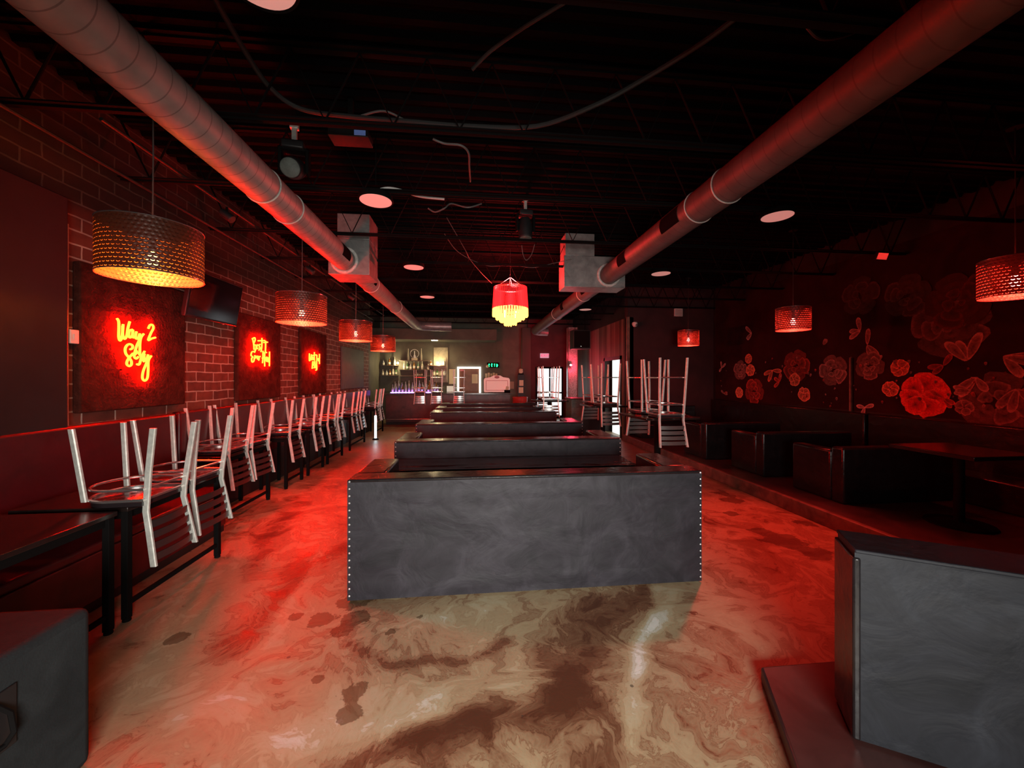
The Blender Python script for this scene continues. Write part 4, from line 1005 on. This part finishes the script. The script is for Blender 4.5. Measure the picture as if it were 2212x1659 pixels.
# boards, tablet, pink sign, green neon
tag(MB().box(-1.52, -.97, BY-.05, BY-.004, 1.42, 2.78).build('menu_board', plain('pale menu board', (.42, .38, .26), .5, var=.3, vscale=4), bevel=.006), 'pale tall board in a frame right of the bar shelves', 'board')
tag(MB().box(-.93, -.68, BY-.02, BY, 1.36, 1.94).build('wall_poster', M_paper), 'plain yellow paper poster left of the brown door', 'poster')
t = thing('back_counter', 'black back counter right of the bottle ledge', 'counter', (-.45, 14.4, 0))
MB().box(-.55, .85, -.25, .3, 0, 1.02).build('counter_body', M_black, t)
MB().box(-.56, .87, -.27, .3, 1.02, 1.06).build('counter_top', M_bartop, t, bevel=.005)
t = thing('register_screen', 'small pale register screen on the bar ledge', 'screen', (-.8, 14.3, 1.06))
MB().box(-.16, .12, -.02, .02, .02, .24, Matrix.Rotation(-.2, 4, 'X')).build('screen_face', plain('lit screen', (.6, .6, .5), .4, emit=(1, .95, .75), es=.35), t, bevel=.008)
MB().box(-.1, .06, -.02, .12, 0, .03).build('stand', M_white, t)
t = thing('pink_sign_board', 'pink framed board with an arched top standing on the bar', 'sign', (.84, 13.55, 1.075))
pts = [(-.44, .02), (.44, .02), (.46, .06), (.46, .46), (.42, .52), (.22, .55), (.12, .61), (-.12, .61), (-.22, .55), (-.42, .52), (-.46, .46), (-.46, .06)]
m = MB(); m.prism(pts, -.02, .02).xf(Matrix.Rotation(PI/2, 4, 'X')).build('board', M_pink, t, bevel=.008)
m = MB(); q = [(-.38, .09), (.38, .09), (.38, .43), (-.38, .43)]
for a, b in zip(q, q[1:]+q[:1]): m.tube([(a[0], -.026, a[1]), (b[0], -.026, b[1])], .008, 6)
m.build('inner_frame', M_pinkdark, t)
MB().lathe([(.001, 0), (.09, .0), (.09, .008)], 20).xf(Matrix.Translation((0, -.022, .55)) @ Matrix.Scale(.55, 4, (0, 0, 1)) @ Matrix.Rotation(PI/2, 4, 'X')).build('badge', M_redplastic, t, smooth=True)
MB().box(-.3, .3, -.06, .06, 0, .02).build('foot', M_steelblk, t)
t = thing('green_neon_sign', 'small green neon letters on the wall right of the brown door', 'neon sign', (.75, BY-.06, 2.1))
m = MB()
for i, st in enumerate(([(0, .5), (-.3, 1), (-.8, .6), (-.6, 0), (0, .1)], [(-.5, 0), (-.5, 1), (.2, .9), (-.4, .5), (.2, 0)], [(-.6, .9), (.3, .9), (-.1, .9), (-.1, 0)], [(-.5, 1), (-.5, 0), (.1, .1), (.2, .9), (.5, .3)])):
    m.tube(catmull([(-.10+i*.1+u*.045, 0, -.06+v*.11) for u, v in st], 4), .011, 6)
m.build('lettering', M_green, t, smooth=True)
MB().lathe([(.001, -.02), (.05, 0), (.06, .05), (.03, .1)], 12, (-.18, 0, -.09)).build('white_figure', M_paper, t, smooth=True)
MB().box(-.2, .28, .02, .05, -.1, .1).build('back_plate', M_steelblk, t)
t = thing('paper_flags', 'row of yellow paper flags under the green neon', 'bunting', (.7, BY, 1.72))
for k in range(5): MB().box(-.22+k*.1, -.14+k*.1, -.01, 0, -.12, .05+.03*(k % 2)).build('flag', M_paper, t)
tag(MB().box(1.36, 1.62, BY-.03, BY, 1.16, 1.45).build('brown_card', plain('brown card', (.42, .27, .18), .7)), 'brown card propped right of the pink board', 'card')
t = thing('napkin_caddy', 'small pile of folded napkins at the right end of the bar', 'napkins', (1.2, 13.5, 1.075))
MB().box(-.1, .1, -.06, .06, 0, .1).build('caddy', M_steelblk, t)
MB().box(-.08, .02, -.05, .05, .02, .22, Matrix.Rotation(.2, 4, 'Y')).build('napkin_stack', M_paper, t)
t = thing('ice_tub', 'red lit round tub at the right end of the bar', 'tub', (1.62, 13.2, 0))
MB().lathe([(.22, 0), (.26, .9), (.27, .93), (.25, .95), (.02, .95)], 24).build('tub_body', M_redplastic, t, smooth=True)
t = thing('light_tube', 'short upright white light tube standing between far chairs', 'light', (-2.52, 10.3, 0))
MB().lathe([(.08, 0), (.08, .02), (.03, .04)], 16).build('base', M_steelblk, t)
MB().lathe([(.028, .04), (.028, .62), (.01, .63)], 14).build('tube', M_coolwhite, t, smooth=True)

# ------------------------------------------------------------------ LIGHT
def area(name, loc, rot, sx, sy, power, col, spread=None):
    l = bpy.data.lights.new(name, 'AREA'); l.shape = 'RECTANGLE'; l.size = sx; l.size_y = sy; l.energy = power; l.color = col
    if spread: l.spread = spread
    o = bpy.data.objects.new(name, l); C.objects.link(o); o.location = loc; o.rotation_euler = rot; return o
def spot(name, loc, tgt, power, col, size, blend=.6, rad=.05):
    l = bpy.data.lights.new(name, 'SPOT'); l.energy = power; l.color = col; l.spot_size = size; l.spot_blend = blend; l.shadow_soft_size = rad
    o = bpy.data.objects.new(name, l); C.objects.link(o); o.location = loc
    o.rotation_euler = (Vector(tgt)-Vector(loc)).to_track_quat('-Z', 'Y').to_euler(); return o
# daylight coming through the entrance behind the camera
area('entrance_daylight', (.45, -1.5, 1.28), (math.radians(77), 0, math.radians(5)), 1.4, 1.1, 100, (1, .97, .9), math.radians(96))
pl = bpy.data.lights.new('chandelier_fill', 'POINT'); pl.energy = 150; pl.color = (1, .03, .03); pl.shadow_soft_size = .08  # unseen point light added over the chandelier to redden ceiling and booths
po = bpy.data.objects.new('chandelier_fill', pl); C.objects.link(po); po.location = (.66, 6.8, 3.3)
spot('exit_wall_fill', (3.05, 12.45, 2.35), (2.5, 14.95, 2.3), 70, (1, .015, .06), math.radians(95), .9, .03)  # unseen spot added to redden the exit wall behind the pillar lamp
# unseen red spots added to redden the aisle floors; no fixture hangs there
spot('red_fill_right', (3.3, 4.6, 3.35), (2.65, 3.7, 0), 520, (1, .045, .03), math.radians(66), .9, .08)
spot('red_fill_left', (-1.45, 5.0, 3.35), (-1.6, 5.4, 0), 380, (1, .045, .03), math.radians(70), .95, .08)
w = bpy.data.worlds.new('World'); sc.world = w; w.use_nodes = True
bg = w.node_tree.nodes['Background']; bg.inputs[0].default_value = (.9, .35, .35, 1); bg.inputs[1].default_value = .004

# ------------------------------------------------------------------ CAMERA
cam = bpy.data.cameras.new('Camera'); co = bpy.data.objects.new('Camera', cam); C.objects.link(co)
cam.sensor_width = 36; cam.lens = F/2212*36; cam.shift_y = -(829.5-CY)/2212; cam.clip_start = .05
co.location = (0, 0, H); co.rotation_euler = (PI/2, 0, -YAW); sc.camera = co
sc.view_settings.view_transform = 'Standard'; sc.view_settings.look = 'None'; sc.view_settings.exposure = 0
sc.cycles.use_denoising = True; sc.cycles.light_sampling_threshold = .02
sc.cycles.max_bounces = 4; sc.cycles.diffuse_bounces = 3; sc.cycles.glossy_bounces = 3; sc.cycles.transmission_bounces = 3; sc.cycles.transparent_max_bounces = 6; sc.cycles.use_adaptive_sampling = True; sc.cycles.adaptive_threshold = .045; sc.cycles.sample_clamp_indirect = 4
sc.cycles.caustics_reflective = False; sc.cycles.caustics_refractive = False
